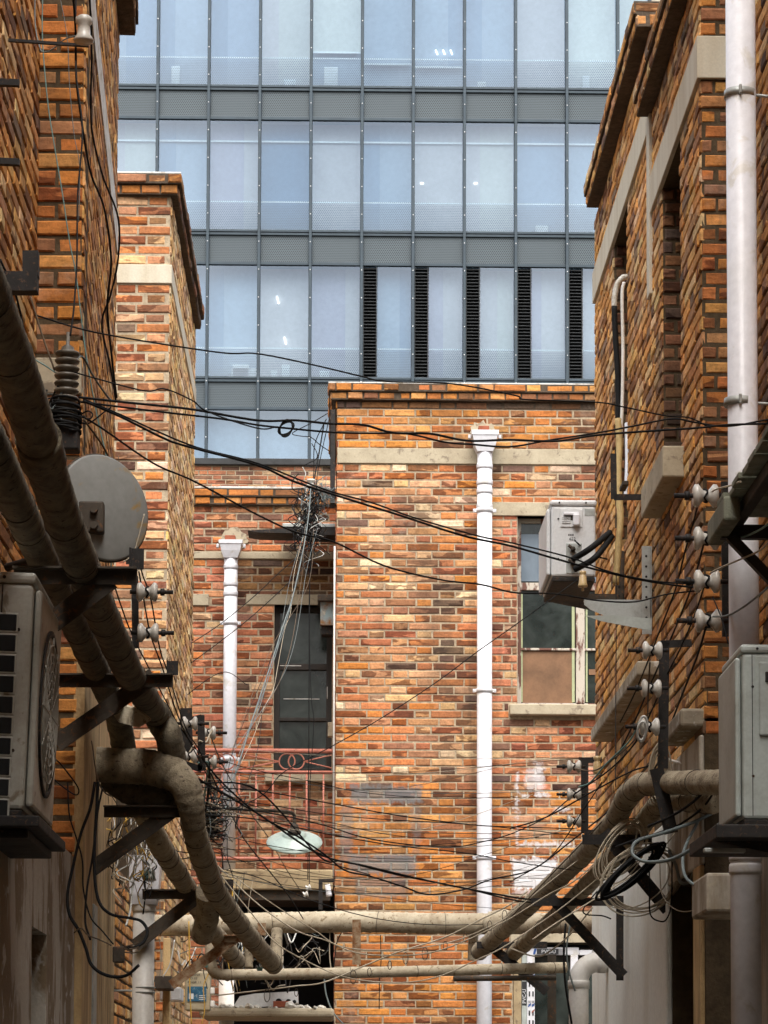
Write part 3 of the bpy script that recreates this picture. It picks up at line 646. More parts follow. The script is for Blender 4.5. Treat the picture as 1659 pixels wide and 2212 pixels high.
# ochre and grey rendered foot of the left walls
b=MB(); q=[p0+nd*.03,p0+ud*LW+nd*.03,p0+ud*LW-nd*.01,p0-nd*.01]
b.prism([v+Vector((0,0,0)) for v in q],(0,0,k(3.3)-.01)); b.build('plaster_wall',M['ochre_plaster'],ln)
ys0=5.0; xs=-.945
hy=onX(100,2000,xs).y
hb=zat(1990,hy,100)
O2=Vector((xs,ys0,0)); Hs=2.02
b=MB(); b.c=None
hol=[(onX(68,2100,xs).y-ys0,onX(100,2100,xs).y-ys0,0,onX(85,2010,xs).z)]
core(b,O2,UY,UX,YA-.03-ys0,0,onX(100,1800,xs).z+.01,hol,t=.12,m=0); b.build('plaster_wall',M['grey_plaster'],ln)
MB().box((xs-.14,ys0,0),(xs-.125,YA-.05,2.0)).build('void_backing',M['black'],ln)  # black sheet standing for the darkness inside the hole
# brick wall between the splayed wall and the next building, low part only
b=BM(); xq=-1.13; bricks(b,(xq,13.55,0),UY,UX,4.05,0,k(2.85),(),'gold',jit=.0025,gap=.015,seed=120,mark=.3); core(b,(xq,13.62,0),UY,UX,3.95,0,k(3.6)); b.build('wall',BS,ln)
# window profile on the left wall
m=MB(); a=at(186,2000,11.2); m.bbox((a.x-.03,11.0,.8),(a.x+.03,11.25,zat(1945,11,180)),.006); m.bbox((a.x+.035,11.05,.8),(a.x+.045,11.2,zat(1950,11,180)),.003); m.build('window_frame',M['galv'],ln)
# ------------------------------------------------------------------ second left building
Y2=17.6; XB=xat(365,Y2,800)
l2=empty('brick_building',(-1.8,19,0),'brick building on the left whose front shows slanting dark kiln marks under a stone block','building')
t2=k(zat(381,Y2,320)); s1,s0=k(zat(567,Y2,300)),k(zat(606,Y2,300)); c2=t2-2*RH
b=BM(); bricks(b,(-2.6,Y2,0),UX,NY,XB+2.6,0,c2,[(-1,9,s0,s1)],'warm',seed=130,mark=.8,jit=.004); core(b,(-2.6,Y2,0),UX,NY,XB+2.6,0,c2)
bricks(b,(XB,Y2,0),UY,UX,3.1,0,c2,[(-1,9,s0,s1)],'tan',seed=131,mark=.3,jit=.004,gap=.011,vg=.006,d=.007); core(b,(XB,Y2+.24,0),UY,UX,2.86,0,c2)
b.build('wall',BR,l2)
MB().bbox((-2.6,Y2-.016,s0+.003),(XB+.014,Y2+3.1,s1-.003),.004).build('stone_band',M['pale_plaster'],l2)
b=BM()
for i,ov in enumerate((.045,.07)):
    z=c2+i*RH
    bricks(b,(-2.6,Y2-ov,0),UX,NY,XB+2.6+ov,z,z+RH,(),'orange',seed=135+i,jit=.006,gap=.013,allhead=(i==0))
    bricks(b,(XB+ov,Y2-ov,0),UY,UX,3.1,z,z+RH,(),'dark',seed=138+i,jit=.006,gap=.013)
    b.box((-2.6,Y2-ov,z),(XB+ov,Y2+3.1-ov,z+RH),1)
b.build('coping',[M['brick'],M['mortar_dark']],l2)
MB().bbox((-2.6,Y2-.07,t2),(XB+.07,Y2+3.0,t2+.012),.003).build('coping_render',M['white_trim'],l2)
MB().box((-2.6,Y2+2.86,0),(XB-.01,Y2+3.08,c2-.1)).build('rear_wall',M['mortar'],l2)
# unseen building added behind the viewer to keep sky light off the foreground
eb=BM(); bricks(eb,(-3,-4,0),UX,UY,6,0,1,(),'red',seed=140); core(eb,(-3,-4,0),UX,UY,6,0,7.5); e_=eb.build('brick_building',BR,label='unseen brick building added behind the viewer to darken the near alley',cat='building')
# ================================================================== glass office building
YF=81.0
def fz(y): return zat(y,YF,829)
def hexdots(s,pitch,rad):
    P=s.pos(); sp=s.n('SeparateXYZ'); s.l(P,sp.inputs[0])
    u=s.math('DIVIDE',sp.outputs[0],pitch); v=s.math('DIVIDE',sp.outputs[2],pitch*1.732)
    ds=[]
    for o in (0,.5):
        a=s.math('SUBTRACT',s.math('FRACT',s.math('ADD',u,100+o)),.5); b=s.math('MULTIPLY',s.math('SUBTRACT',s.math('FRACT',s.math('ADD',v,100+o)),.5),1.732)
        ds.append(s.math('SQRT',s.math('ADD',s.math('MULTIPLY',a,a),s.math('MULTIPLY',b,b))))
    d=s.math('MINIMUM',ds[0],ds[1]); return s.math('LESS_THAN',d,rad),P
s=N('perforated_metal'); dots,P=hexdots(s,.058,.33); s.set(s.mix(dots,(.10,.125,.14),(.02,.027,.03)),.5,.2); M['perf']=s.m
s=N('frit_screen'); 
P=s.pos(); sp=s.n('SeparateXYZ'); s.l(P,sp.inputs[0])
h=s.math('FRACT',s.math('DIVIDE',s.math('SUBTRACT',sp.outputs[2],fz(815)),(fz(187)-fz(815))/2))
dots,_=hexdots(s,.058,s.math('MULTIPLY_ADD',h,-.85,.40))
tr=s.n('BsdfTransparent'); mx=s.n('MixShader'); s.l(s.math('MULTIPLY',dots,1.0),mx.inputs[0]); s.l(tr.outputs[0],mx.inputs[1]); s.l(s.p.outputs[0],mx.inputs[2]); s.l(mx.outputs[0],s.out.inputs[0])
s.set((.05,.075,.09),.5); M['frit']=s.m
s=N('facade_glass'); gl=s.n('BsdfGlossy'); gl.inputs['Roughness'].default_value=.06; gl.inputs['Color'].default_value=(.58,.65,.76,1)
P=s.pos(); bn=s.n('Bump'); bn.inputs['Strength'].default_value=.25; bn.inputs['Distance'].default_value=.02; s.l(s.noise(P,.5,1,.5),bn.inputs['Height']); s.l(bn.outputs[0],gl.inputs['Normal'])
tr=s.n('BsdfTransparent'); tr.inputs[0].default_value=(.75,.86,.92,1); mx=s.n('MixShader'); mx.inputs[0].default_value=.24
s.l(tr.outputs[0],mx.inputs[1]); s.l(gl.outputs[0],mx.inputs[2]); s.l(mx.outputs[0],s.out.inputs[0]); M['fglass']=s.m
M['fmetal']=paint('facade_metal',(.048,.068,.084),(.04,.055,.068),.45,.3,2,bump=.02)
M['louver']=paint('louver_metal',(.035,.038,.04),(.025,.027,.028),.5,.3,4)
M['stud']=paint('steel_stud',(.7,.7,.7),(.6,.6,.6),.4,.3,4)
BC={'B':(.22,.30,.40),'b':(.30,.37,.45),'G':(.47,.45,.46),'g':(.49,.50,.47),'L':(.58,.60,.56),'V':(.38,.36,.43),'D':(.16,.24,.34)}
BMAT={k_:paint('blind_'+n_,c_,tuple(x*.9 for x in c_),.8,0,.6,.4,.7,bump=0) for (k_,c_),n_ in zip(BC.items(),('blue','soft_blue','grey','sage','pale','lilac','deep_blue'))}
M['inner_white']=paint('office_white',(.8,.84,.84),(.75,.8,.8),.7,0,1)
M['lampglow']=bpy.data.materials.new('ceiling_lamp_glow'); M['lampglow'].use_nodes=True
_p=M['lampglow'].node_tree.nodes['Principled BSDF']; _p.inputs['Emission Color'].default_value=(1,1,.95,1); _p.inputs['Emission Strength'].default_value=2.2
ob_=empty('office_building',(at(829,1106,YF).x,YF+4,0),'modern glass office building with grey perforated bands filling the background','building')
mx_=[xat(341+110.4*i,YF,190) for i in range(-2,10)]+[xat(1404,YF,190)]
ST_=[(-150,187),(262,499),(575,816),(888,1130)]   # glass bands (top y, bottom y)
tints=['b B B G g b b G G L','. L B V B G B G G B b','. . B b G b b G G L b','. . b b b b b b b b b']
tints=["BbBDGLbbBGLL","GGBVDGBGGBbL","BBbBGVbVGVGG","bbbbbbbbbbbb"]
for si,(ya,yb_) in enumerate(ST_):
    za,zb=fz(ya),fz(yb_)
    for i in range(12):
        x0,x1=mx_[i]+.05,mx_[i+1]-.05
        lou=si==2 and 4+2<=i<=10
        xg=x0
        if lou:
            xl=x0+.40; L=MB(); L.box((x0,YF+.2,zb),(xl,YF+.25,za)); n_=34
            for j in range(n_):
                z=zb+(za-zb)*(j+.5)/n_; L.add([(x0,YF-.0,z-.03),(xl,YF-.0,z-.03),(xl,YF+.12,z+.035),(x0,YF+.12,z+.035),(x0,YF-.0,z-.042),(xl,YF-.0,z-.042),(xl,YF+.12,z+.023),(x0,YF+.12,z+.023)],[(0,1,2,3),(7,6,5,4),(0,4,5,1),(2,6,7,3),(1,5,6,2),(3,7,4,0)])
            L.box((x0,YF-.02,zb),(x0+.02,YF+.2,za)); L.box((xl-.02,YF-.02,zb),(xl,YF+.2,za))
            L.build('louver',M['louver'],ob_); xg=xl+.02
        g=MB(); g.add([(xg,YF+.02,zb),(x1,YF+.02,zb),(x1,YF+.02,za),(xg,YF+.02,za)],[(0,1,2,3)]); gw=g.build('window',M['fglass'],ob_)
        t=tints[si][i]; rr=random.Random(si*20+i)
        xs_=x0+(x1-x0)*rr.choice([.3,.34,.7,1,1]) if not lou else x0+(x1-x0)*rr.uniform(.5,.8)
        drop={(0,6):(zb+(za-zb)*.16),(0,7):None}.get((si,i))
        m=MB(); zbl=zb
        hgt=za-zb
        low={(0,5):.44,(0,6):.31,(0,7):.28}.get((si,i),None) if si==0 else None
        zlo=zb if low is None else zb+(fz(0)-zb)*low
        m.box((x0,YF+.35,zlo),(max(x0+.02,min(xs_,x1)),YF+.37,za)); m.build('blind',BMAT[t],gw)
        if xs_<x1-.05: MB().box((xs_+.002,YF+.36,zlo),(x1,YF+.38,za)).build('blind',BMAT[{'B':'b','b':'B','G':'g','g':'L','V':'G','D':'B','L':'g'}[t]],gw)
        if low: MB().box((x0,YF+.34,zlo-.03),(x1,YF+.36,zlo+.02)).build('blind_rail',M['inner_white'],gw)
        # rail line and dotted screen at the foot of each pane
        zr=zb+(fz(122)-fz(187)) if si!=3 else None
        if zr:
            MB().box((xg,YF+.20,zr-.018),(x1,YF+.22,zr+.018)).build('rail',M['inner_white'],gw)
            q=MB(); q.add([(xg,YF+.10,zb),(x1,YF+.10,zb),(x1,YF+.10,zr),(xg,YF+.10,zr)],[(0,1,2,3)]); q.build('dotted_screen',M['frit'],gw)
        if si in (1,) : 
            MB().box((x0,YF+.3,za-.56),(x1,YF+.34,za-.51)).build('ceiling_edge',M['inner_white'],gw)
        # paler things standing inside
        if rr.random()<.55 and si<3 and not lou:
            a=rr.uniform(x0,x1-.5); w_=rr.uniform(.2,.5); q=MB(); q.bbox((a,YF+.24,zb),(a+w_,YF+.33,zb+rr.uniform(.25,.75)),.02); q.build('furniture',M['inner_white'],gw)
    if si<3:
        zc=fz(ST_[si+1][0])
        for i in range(12):
            x0,x1=mx_[i]+.05,mx_[i+1]-.05
            p=MB(); p.box((x0,YF+.02,zc+.10),(x1,YF+.06,zb-.16)); p.build('spandrel_panel',M['perf'],ob_)
        MB().bbox((mx_[0],YF-.06,zb-.07),(mx_[-1],YF+.1,zb),.006).build('transom',M['fmetal'],ob_)
        MB().bbox((mx_[0],YF-.04,zb-.16),(mx_[-1],YF+.1,zb-.085),.006).build('transom',M['fmetal'],ob_)
        MB().bbox((mx_[0],YF-.05,zc),(mx_[-1],YF+.1,zc+.09),.006).build('transom',M['fmetal'],ob_)
for i,x in enumerate(mx_):
    mu=MB().bbox((x-.042,YF-.15,fz(1130)),(x+.042,YF+.1,fz(-150)),.008).build('mullion',M['fmetal'],ob_)
    z=fz(1010)
    while z<fz(-20): MB().lathe((x,YF-.15,z),(0,-1,0),[(0,.018),(.012,.016)],8).build('stud',M['stud'],mu); z+=.83
# lit lamps inside
for (x,y,dx,dy) in ((908,396,7,2),(1024,396,7,2),(941,108,3,10),(957,108,3,10),(973,108,3,10),(598,640,3,16),(614,728,3,16),(1200,640,10,3) ,(444,770,3,12)):
    if x==1200: continue
    a=at(x,y,YF+.3); MB().beam(a,at(x+(1 if dy<dx else 4),y+dy if dy>dx else y,YF+.3) if dy>dx else at(x+dx,y,YF+.3),.035,.035).build('ceiling_lamp',M['lampglow'],ob_)
for (x,y,w_,h_) in ((500,795,60,22),(585,800,14,14),(990+500,0,1,1)):
    if w_<2: continue
    a=at(x,y,YF+.26); MB().bbox((a.x,YF+.24,a.z-h_/75),(a.x+w_/75,YF+.3,a.z),.01).build('furniture',M['inner_white'],ob_)
zlow,zhi=0,fz(-150)
MB().box((mx_[0]-12,YF+.5,zlow),(mx_[-1],YF+12,zhi)).build('office_core',paint('office_interior',(.30,.38,.46),(.26,.34,.42),.8,0,.5),ob_)
MB().box((mx_[0]-12,YF+.02,zlow),(mx_[0]-.06,YF+.49,zhi)).build('side_cladding',M['fmetal'],ob_)
MB().box((mx_[0]-.05,YF+.02,zlow),(mx_[-1],YF+.3,fz(1135))).build('base_cladding',M['fmetal'],ob_)
MB().bbox((mx_[-1]+.1,YF+.5,0),(mx_[-1]+8,YF+14,fz(-100)),.02).build('apartment_block',paint('beige_wall',(.62,.54,.43),(.5,.44,.35),.9,0,2),label='beige wall showing in a sliver right of the glass building',cat='building')
# ================================================================== pipes and fittings
def pth(pts,Ya=None,Yb=None):
    if len(pts[0])==3: return [at(*p) for p in pts]
    L=[0]
    for i in range(1,len(pts)): L.append(L[-1]+math.hypot(pts[i][0]-pts[i-1][0],pts[i][1]-pts[i-1][1]))
    Yb=Ya if Yb is None else Yb
    return [at(x,y,Ya+(Yb-Ya)*l/L[-1]) for (x,y),l in zip(pts,L)]
def wire(pts,Ya,Yb,w_,mat,label=None,name='cable',cat='cable',group=None,parent=None,k=8,kind=None):
    P=pth(pts,Ya,Yb); Ym=sum(p.y for p in P)/len(P); r=w_*.58*Ym/F
    m=MB(); m.tube(spl(P,k),r,6); return m.build(name,M[mat] if isinstance(mat,str) else mat,parent,None,label,cat if label else None,group,kind)
def wrap(seed,amp=.06,pitch=.05):
    r=random.Random(seed); a1,a2=r.random()*6,r.random()*6; J=[r.uniform(.3,1.3) for _ in range(97)]
    def f(L,t):
        q=L/pitch+t/(2*math.pi)+a1; s_=q%1.0; k_=J[int(q)%97]
        edge=(s_**3)*amp*k_                                   # each turn of cloth laps over the next
        fold=amp*.30*max(0,math.sin(t*3+L*34+a2))**3
        return 1+edge+fold+amp*.18*math.sin(L*7+a2)-amp*.2
    return f
def lagged(pts,dia,seed,name='insulated_pipe',mat='cloth',parent=None,label=None,group=None,step=.007,amp=.06,cat='pipe',taper=0,pitch=.05):
    P=[Vector(p) for p in pts]; d=[P[0]]
    for i in range(len(P)-1):
        n_=max(1,int((P[i+1]-P[i]).length/step))
        d+=[P[i].lerp(P[i+1],j/n_) for j in range(1,n_+1)]
    for _ in range(10): d=[d[0]]+[(d[i-1]+d[i]*2+d[i+1])/4 for i in range(1,len(d)-1)]+[d[-1]]
    TL=sum((d[i+1]-d[i]).length for i in range(len(d)-1))
    m=MB(); m.tube(d,lambda L:dia/2*(1-taper*max(0,(L/TL-.6)/.4)),28,rf=wrap(seed,amp,pitch)); ob=m.build(name,M[mat],parent,None,label,cat if label else None,group)
    r=random.Random(seed+500); L=r.uniform(.1,.3); acc=0; k_=0
    for i in range(1,len(d)-1):
        acc+=(d[i]-d[i-1]).length
        if acc>L and not taper and TL>.5:
            T=(d[i+1]-d[i-1]).normalized(); T=(T+Vector((r.uniform(-.15,.15),r.uniform(-.15,.15),r.uniform(-.15,.15)))).normalized()
            a_=T.cross(Vector((0,0,1))).normalized(); b_=T.cross(a_); R_=dia/2*(1+amp*.9)
            q=MB(); q.tube([d[i]+a_*(R_*math.cos(t))+b_*(R_*math.sin(t)) for t in [u*math.pi/12 for u in range(25)]],.0016,5,caps=False); q.build('tie_wire',M['iron_brown'],ob)
            L=acc+r.uniform(.25,.7)
    return ob
# --- plastic rainwater pipes
def clamp(parent,p,r,mat='white_pvc',ears=True,col_r=1.10,h=.035):
    m=MB(); m.lathe(p-Vector((0,0,h/2)),(0,0,1),[(0,r*1.01),(.0,r*col_r),(h,r*col_r),(h,r*1.01)],24)
    if ears:
        m.bbox((p.x-r*1.55,p.y-.004,p.z-.014),(p.x-r*1.02,p.y+.008,p.z+.014),.003); m.bbox((p.x+r*1.02,p.y-.004,p.z-.014),(p.x+r*1.55,p.y+.008,p.z+.014),.003)
        m.lathe(p+Vector((-r*1.42,-.004,0)),(0,-1,0),[(0,.006),(.004,.005)],8); m.lathe(p+Vector((r*1.42,-.004,0)),(0,-1,0),[(0,.006),(.004,.005)],8)
    return m.build('pipe_clamp',M[mat],parent)
def downpipe(x,y0,yb,Y,rpx,label,clamps,collars,hopper=None,mat='white_pvc',ends=None,lean=0):
    a=at(x,y0,Y); z1=a.z; z0=0 if yb is None else zat(yb,Y,x); r=rpx*Y/F
    root=empty('downpipe',(a.x,Y,z0),label,'downpipe','white plastic downpipes'); 
    MB().tube([(a.x,Y,z0),(a.x,Y,(z0+z1)/2),(a.x,Y,z1)],r,32).build('pipe',M[mat],root)
    for y in clamps: clamp(root,Vector((a.x,Y,zat(y,Y,x))),r,mat)
    for y in collars:
        z=zat(y,Y,x); MB().lathe((a.x,Y,z-.02),(0,0,1),[(0,r*1.01),(0,r*1.06),(.012,r*1.09),(.03,r*1.09),(.04,r*1.05),(.04,r*1.01)],32).build('socket',M[mat],root)
    if hopper:
        yt,ym,ybm,wt,wb=hopper; zt=zat(yt,Y,x); zm_=zat(ym,Y,x); zb=zat(ybm,Y,x); q=Y/F; m=MB()
        prof=[(zb,wb*q,r*1.05),(zm_,wt*.8*q,.075),(zm_+(zt-zm_)*.62,wt*q*.9,.085),(zm_+(zt-zm_)*.64,wt*q*.97,.09),(zt,wt*q,.09)]
        vs=[]
        for z,hx,hy in prof:
            for sx,sy in ((-1,-1),(1,-1),(1,1),(-1,1)): vs.append((a.x+sx*hx,Y+(sy*hy if sy<0 else min(hy,.07)),z))
        fs=[(3,2,1,0)]
        for i in range(len(prof)-1):
            for j in range(4): fs.append((i*4+j,i*4+(j+1)%4,(i+1)*4+(j+1)%4,(i+1)*4+j))
        n0=(len(prof)-1)*4; fs.append((n0,n0+1,n0+2,n0+3)); m.add(vs,fs)
        for sx in (-1,1): m.bbox((a.x+sx*wt*q,Y-.01,zt-.05),(a.x+sx*(wt*q+.022),Y+.03,zt-.02),.004)
        m.build('rainwater_head',M[mat],root)
        s_=MB(); s_.bbox((a.x-.05,Y-.02,zt-.02),(a.x+.035,Y+.13,zt+.05),.006); s_.build('clay_spout',M['copper_red'],root)
    return root
dp=downpipe(1047,955,None,21.88,16.5,'long white downpipe with a box head on the front of the central brick building',[1103,1492,1853],[1008,1043,1062,1095],(934,962,978,30,17))
# mortar patch round each spout
def patch(x,y,Y,rx,ry,seed,parent,name='mortar_patch',mat='concrete'):
    r=random.Random(seed); c=at(x,y,Y); pl=[]
    for i in range(28):
        t=2*math.pi*i/28; k_=r.uniform(.75,1.1); pl.append((c.x+rx*k_*math.cos(t)*Y/F,Y,c.z+ry*k_*math.sin(t)*Y/F))
    MB().prism(pl,(0,.03,0)).build(name,M[mat],parent)
patch(1044,935,21.982,30,28,3,cen); patch(505,1163,22.682,34,24,4,lb); 
dp2=downpipe(499,1185,1880,22.55,14.6,'shorter white downpipe with a box head ending on the balcony',[1346,1640],[1225,1262,1283],(1170,1192,1207,26,15))
dp3=downpipe(1598,-200,None,10.5,33,'thick pale downpipe climbing the right edge of the picture',[],[1850,1878])
for y in (205,870):
    p=Vector((xat(1598,10.5,y),10.5,zat(y,10.5,1598))); r=33*10.5/F; m=MB()
    m.lathe(p-Vector((0,0,.014)),(0.02,0,1),[(0,r*1.01),(0,r*1.06),(.028,r*1.06),(.028,r*1.01)],32); m.tube([p+Vector((r,0,0)),p+Vector((r+.11,.02,-.003))],.006,8); m.bbox((p.x-.012,p.y-r-.016,p.z-.018),(p.x-.002,p.y-r+.002,p.z+.018),.003)
    m.build('steel_clamp',M['galv'],dp3)
dp4=downpipe(311,1955,None,13.6,23.5,'dirty cream downpipe at lower left under a pale funnel box',[],[1962],None,'old_pvc')
p=Vector((xat(311,13.6,2140),13.6,zat(2140,13.6,311))); m=MB(); r=23.5*13.6/F
for dz in (-.012,.012): m.lathe(p+Vector((0,0,dz)),(0,0,1),[(0,r*1.01),(0,r*1.05),(.006,r*1.05),(.006,r*1.01)],28)
m.tube([p+Vector((-r,0,0)),p+Vector((-r-.1,.02,0))],.006,6); m.build('steel_clamp',M['galv'],dp4)
a=at(313,1955,13.6); m=MB(); zt=zat(1850,13.6,313); vs=[]
for z,h in ((a.z,.056),(a.z+.05,.068),(zt,.078)):
    for sx,sy in ((-1,-1),(1,-1),(1,1),(-1,1)): vs.append((a.x+sx*h,a.y+sy*h,z))
m.add(vs,[(3,2,1,0)]+[(i*4+j,i*4+(j+1)%4,(i+1)*4+(j+1)%4,(i+1)*4+j) for i in range(2) for j in range(4)]+[(8,9,10,11)]); m.build('funnel',M['white_pvc'],dp4)
# elbow pipe lower right
rt=empty('elbow_pipe',at(1250,2212,15.5),'cream waste pipe with elbow entering the pale plastered wall at lower right','pipe')
c=at(1250,2120,15.5); r=21.5*15.5/F; e=[Vector((c.x,c.y,0)),c]
cc=Vector((c.x+.105,c.y,c.z)); e+= [cc+Vector((-.105*math.cos(t),0,.105*math.sin(t))) for t in [i*math.pi/20 for i in range(1,11)]]; e.append(e[-1]+Vector((.3,0,0)))
MB().tube(e,r,28).build('pipe',M['old_pvc'],rt)
for p_,ax in ((c-Vector((0,0,.04)),(0,0,1)),(e[-2]+Vector((.0,0,0)),(1,0,0))):
    MB().lathe(p_,ax,[(0,r*1.01),(0,r*1.08),(.035,r*1.1),(.045,r*1.08),(.045,r*1.01)],28).build('socket',M['old_pvc'],rt)
# --- lagged heating pipes, left
X1=-.73
P1=[onX(-60,560,X1)]+[onX(x,y,X1) for x,y in ((45,830),(132,1112),(208,1300),(277,1450),(345,1555))]
lagged(P1,.10,1,mat='cloth_shaded',label='upper cloth-wrapped pipe slanting across the left foreground to the big bandaged elbow',group='cloth-wrapped heating pipes',amp=.05)
X2=-.86
lagged([onX(x,y,X2) for x,y in ((-40,920),(60,1140),(120,1262),(178,1381),(228,1490),(258,1548))],.092,2,mat='cloth_shaded',label='cloth-wrapped pipe running behind and left of the upper slanting pipe',group='cloth-wrapped heating pipes',amp=.05)
MB().tube([P1[1].lerp(P1[2],.38+.02*i) for i in range(9)],lambda L:.056,28,rf=wrap(9,.12,.02)).build('bandage',M['cloth_shaded'],None,None,'thick dark bandage wound round the joint of the upper left pipe','bandage')
el=[P1[-2].lerp(P1[-1],.75),P1[-1],at(364,1588,11.25),at(374,1640,11.33),at(376,1672,11.36)]
lagged(el,.108,5,mat='cloth_shaded',label='wrapped bend turning the upper left pipe down into the bandaged elbow',amp=.06,pitch=.03,name='pipe_elbow')
lagged([at(100,1650,11.3),at(230,1653,11.3),at(320,1657,11.3),at(372,1668,11.28),at(400,1695,11.25),at(412,1735,11.27),at(420,1785,11.34)],.142,6,taper=.34,label='thick wrapped pipe coming out of the left wall and bending down in a swollen elbow',amp=.075,pitch=.034)
lagged([at(235,1676,11.42),at(290,1712,11.4),at(350,1722,11.4),at(392,1712,11.4)],.12,7,mat='cloth_shaded',label='sagging dark bundle of wrapping under the horizontal left pipe',amp=.10,pitch=.028,name='pipe_wrapping',cat='wrapping')
lagged([at(250,1532,11.1),at(262,1580,11.28),at(270,1640,11.4)],.098,8,mat='cloth_shaded',label='short wrapped drop joining the rear left pipe to the bundle',amp=.06)
m=MB(); a=[at(x,y,10.7) for x,y in ((238,1395+140),(262,1522),(300,1535),(326,1556),(300,1572),(256,1560))]; m.prism(a,(0,.02,.01)); m.build('cloth_flap',M['cloth_light'],None,None,'pale loose flap of cloth lying between the two left pipes','cloth')
lagged([at(414,1770,11.36),at(428,1825,11.5),at(462,1920,12.8),at(500,1975,13.8),at(548,2035,14.8),at(592,2085,15.4)],.098,11,mat='cloth_lit',label='wrapped pipe slanting down from the swollen elbow toward the cross pipe',group='cloth-wrapped heating pipes',amp=.08)
lagged([at(292,1715,11.45),at(345,1825,12.0),at(402,1915,13.6),at(450,2000,15.0),at(515,2078,16.2)],.092,12,mat='cloth_lit',label='wrapped pipe left of and behind the one slanting to the cross pipe',group='cloth-wrapped heating pipes',amp=.08)
lagged([at(448,1925,13.3),at(450,1975,13.5),at(438,2020,13.7)],.11,13,mat='cloth_lit',label='stubby wrapped drop hanging below the bracket left of the cross pipe',group='cloth-wrapped heating pipes',amp=.09)
# cross pipes
lagged([at(300,1999,17),at(430,1999,17),at(560,1994,17),at(760,1991,17),at(900,1994,17),at(1080,1996,17),at(1320,1992,17)],.128,15,mat='cloth_light',label='thick main cross pipe in pale wrapping spanning the whole alley',group='cross pipes',amp=.05)
lagged([at(455,2035,15.6),at(455,2085,15.6),at(463,2103,15.6),at(480,2106,15.6),at(700,2103,15.7),at(900,2098,15.8),at(1100,2093,15.9),at(1222,2090,16)],.062,16,mat='cloth_light',label='thin lower cross pipe in pale wrapping with a bend at its left end',group='cross pipes',amp=.05)
MB().tube([at(980,2114,16.02),at(1200,2112,16.15)],.016,12).build('conduit',M['iron_brown'],None,None,'thin brown tube tucked under the right half of the lower cross pipe','pipe')
lagged([at(536,2030,15.75),at(538,2092,15.7)],.045,17,label='short wrapped riser between slanting pipe and thin cross pipe',amp=.1)
lagged([at(598,2012,16.9),at(596,2085,16.7)],.07,18,label='wrapped stub hanging from the main cross pipe near the dark opening',amp=.06)
lagged([at(1023,2005,17.1),at(1021,2075,17.1)],.062,19,mat='cloth_light',label='wrapped stub dropping beside the white downpipe',amp=.05)
# right
lagged([at(1640,1688,10.6),at(1540,1690,11.1),at(1450,1691,11.7),at(1385,1694,12.1),at(1356,1716,12.5),at(1330,1772,12.9),at(1250,1857,14),at(1150,1950,15.2),at(1035,2056,16.6)],.098,21,mat='cloth_lit',label='wrapped pipe leaving the right wall, bending and slanting down to the alley centre',group='cloth-wrapped heating pipes',amp=.07)
lagged([at(1540,1735,11.4),at(1460,1728,12.0),at(1418,1740,12.4),at(1375,1800,12.9),at(1300,1880,13.9),at(1190,1990,15.2),at(1100,2068,16.5)],.088,22,mat='cloth_lit',label='lower wrapped pipe running under the right slanting pipe',group='cloth-wrapped heating pipes',amp=.07)
m=MB(); m.lathe(at(1045,2000,16.9),(.9,0,.25),[(0,.03),(.05,.075),(.14,.07),(.2,.03)],16); m.build('bandage',M['cloth_light'],None,None,'pale cloth lump on the main cross pipe by the downpipe','bandage')
# --- brackets (angle iron)
def bracket(label,beam,brace=None,post=None,Y=11,Yb=None,w_=.05,mat='iron_brown',stub=None):
    (x0,y0),(x1,y1)=beam; a=at(x0,y0,Y); b_=at(x1,y1,Y)
    root=empty('pipe_bracket',a,label,'bracket','angle iron pipe brackets')
    MB().angle(a,b_,w_,.006,(0,0,1),1).beam(a+Vector((0,-.004,-w_/2)),b_+Vector((0,-.004,-w_/2)),.006,w_).build('arm',M[mat],root)
    if stub: 
        p=b_; MB().beam(p,p+Vector((0,0,stub)),w_*.8,.006,(0,1,0)).beam(p+Vector((-.02,0,0)),p+Vector((-.02,0,stub)),.006,w_*.7,(0,1,0)).build('end_plate',M['iron'],root)
    if brace: 
        (u0,v0),(u1,v1)=brace; p=at(u0,v0,Y+.01); q=at(u1,v1,Y+.01); MB().beam(p,q,.006,w_*.95).angle(p,q,w_*.9,.005,(0,-1,.2)).build('brace',M[mat],root)
    if post:
        (u0,v0),(u1,v1)=post; p=at(u0,v0,Y+.015); q=at(u1,v1,Y+.015); MB().beam(p,q,w_*.95,.006,(0,1,0)).build('post',M['iron'],root)
    return root
bracket('iron bracket under the upper left pipe beside the dish',((30,1228),(297,1230)),((100,1345),(235,1245)),None,7.95,stub=.06,w_=.045)
bracket('second iron bracket below the dish, carrying both left pipes',((120,1458),(374,1458)),((118,1602),(330,1455)),None,9.95,stub=.05,w_=.045)
bracket('iron bracket just below the bandaged left elbow',((225,1742),(432,1742)),((180,1885),(372,1745)),None,11.35,stub=.045,w_=.045)
bracket('iron bracket left of the balcony slab under the slanting pipes',((308,1922),(496,1922)),((288,2040),(432,1928)),None,13.5,stub=.05,w_=.045)
bracket('rusty bracket under the end of the left slanting pipe',((445,2020),(560,2020)),((368,2125),(515,2018)),None,15.3,mat='rust',w_=.04)
bracket('small rusty bracket below the thin riser',((485,2064),(548,2064)),None,None,16.4,mat='rust',w_=.035)
bracket('black bracket high under the bend of the right wrapped pipe',((1408,1803),(1258,1803)),((1440,1968),(1300,1800)),None,12.75,mat='iron',w_=.045)
bracket('black bracket in front of the pale plastered wall',((1342,1940),(1148,1940)),((1345,2110),(1185,1938)),((1339,1935),(1339,2118)),14.4,mat='iron',w_=.04)
bracket('black bracket near the right end of the main cross pipe',((1182,2034),(1030,2034)),((1180,2145),(1045,2036)),None,16.3,mat='iron',w_=.04)
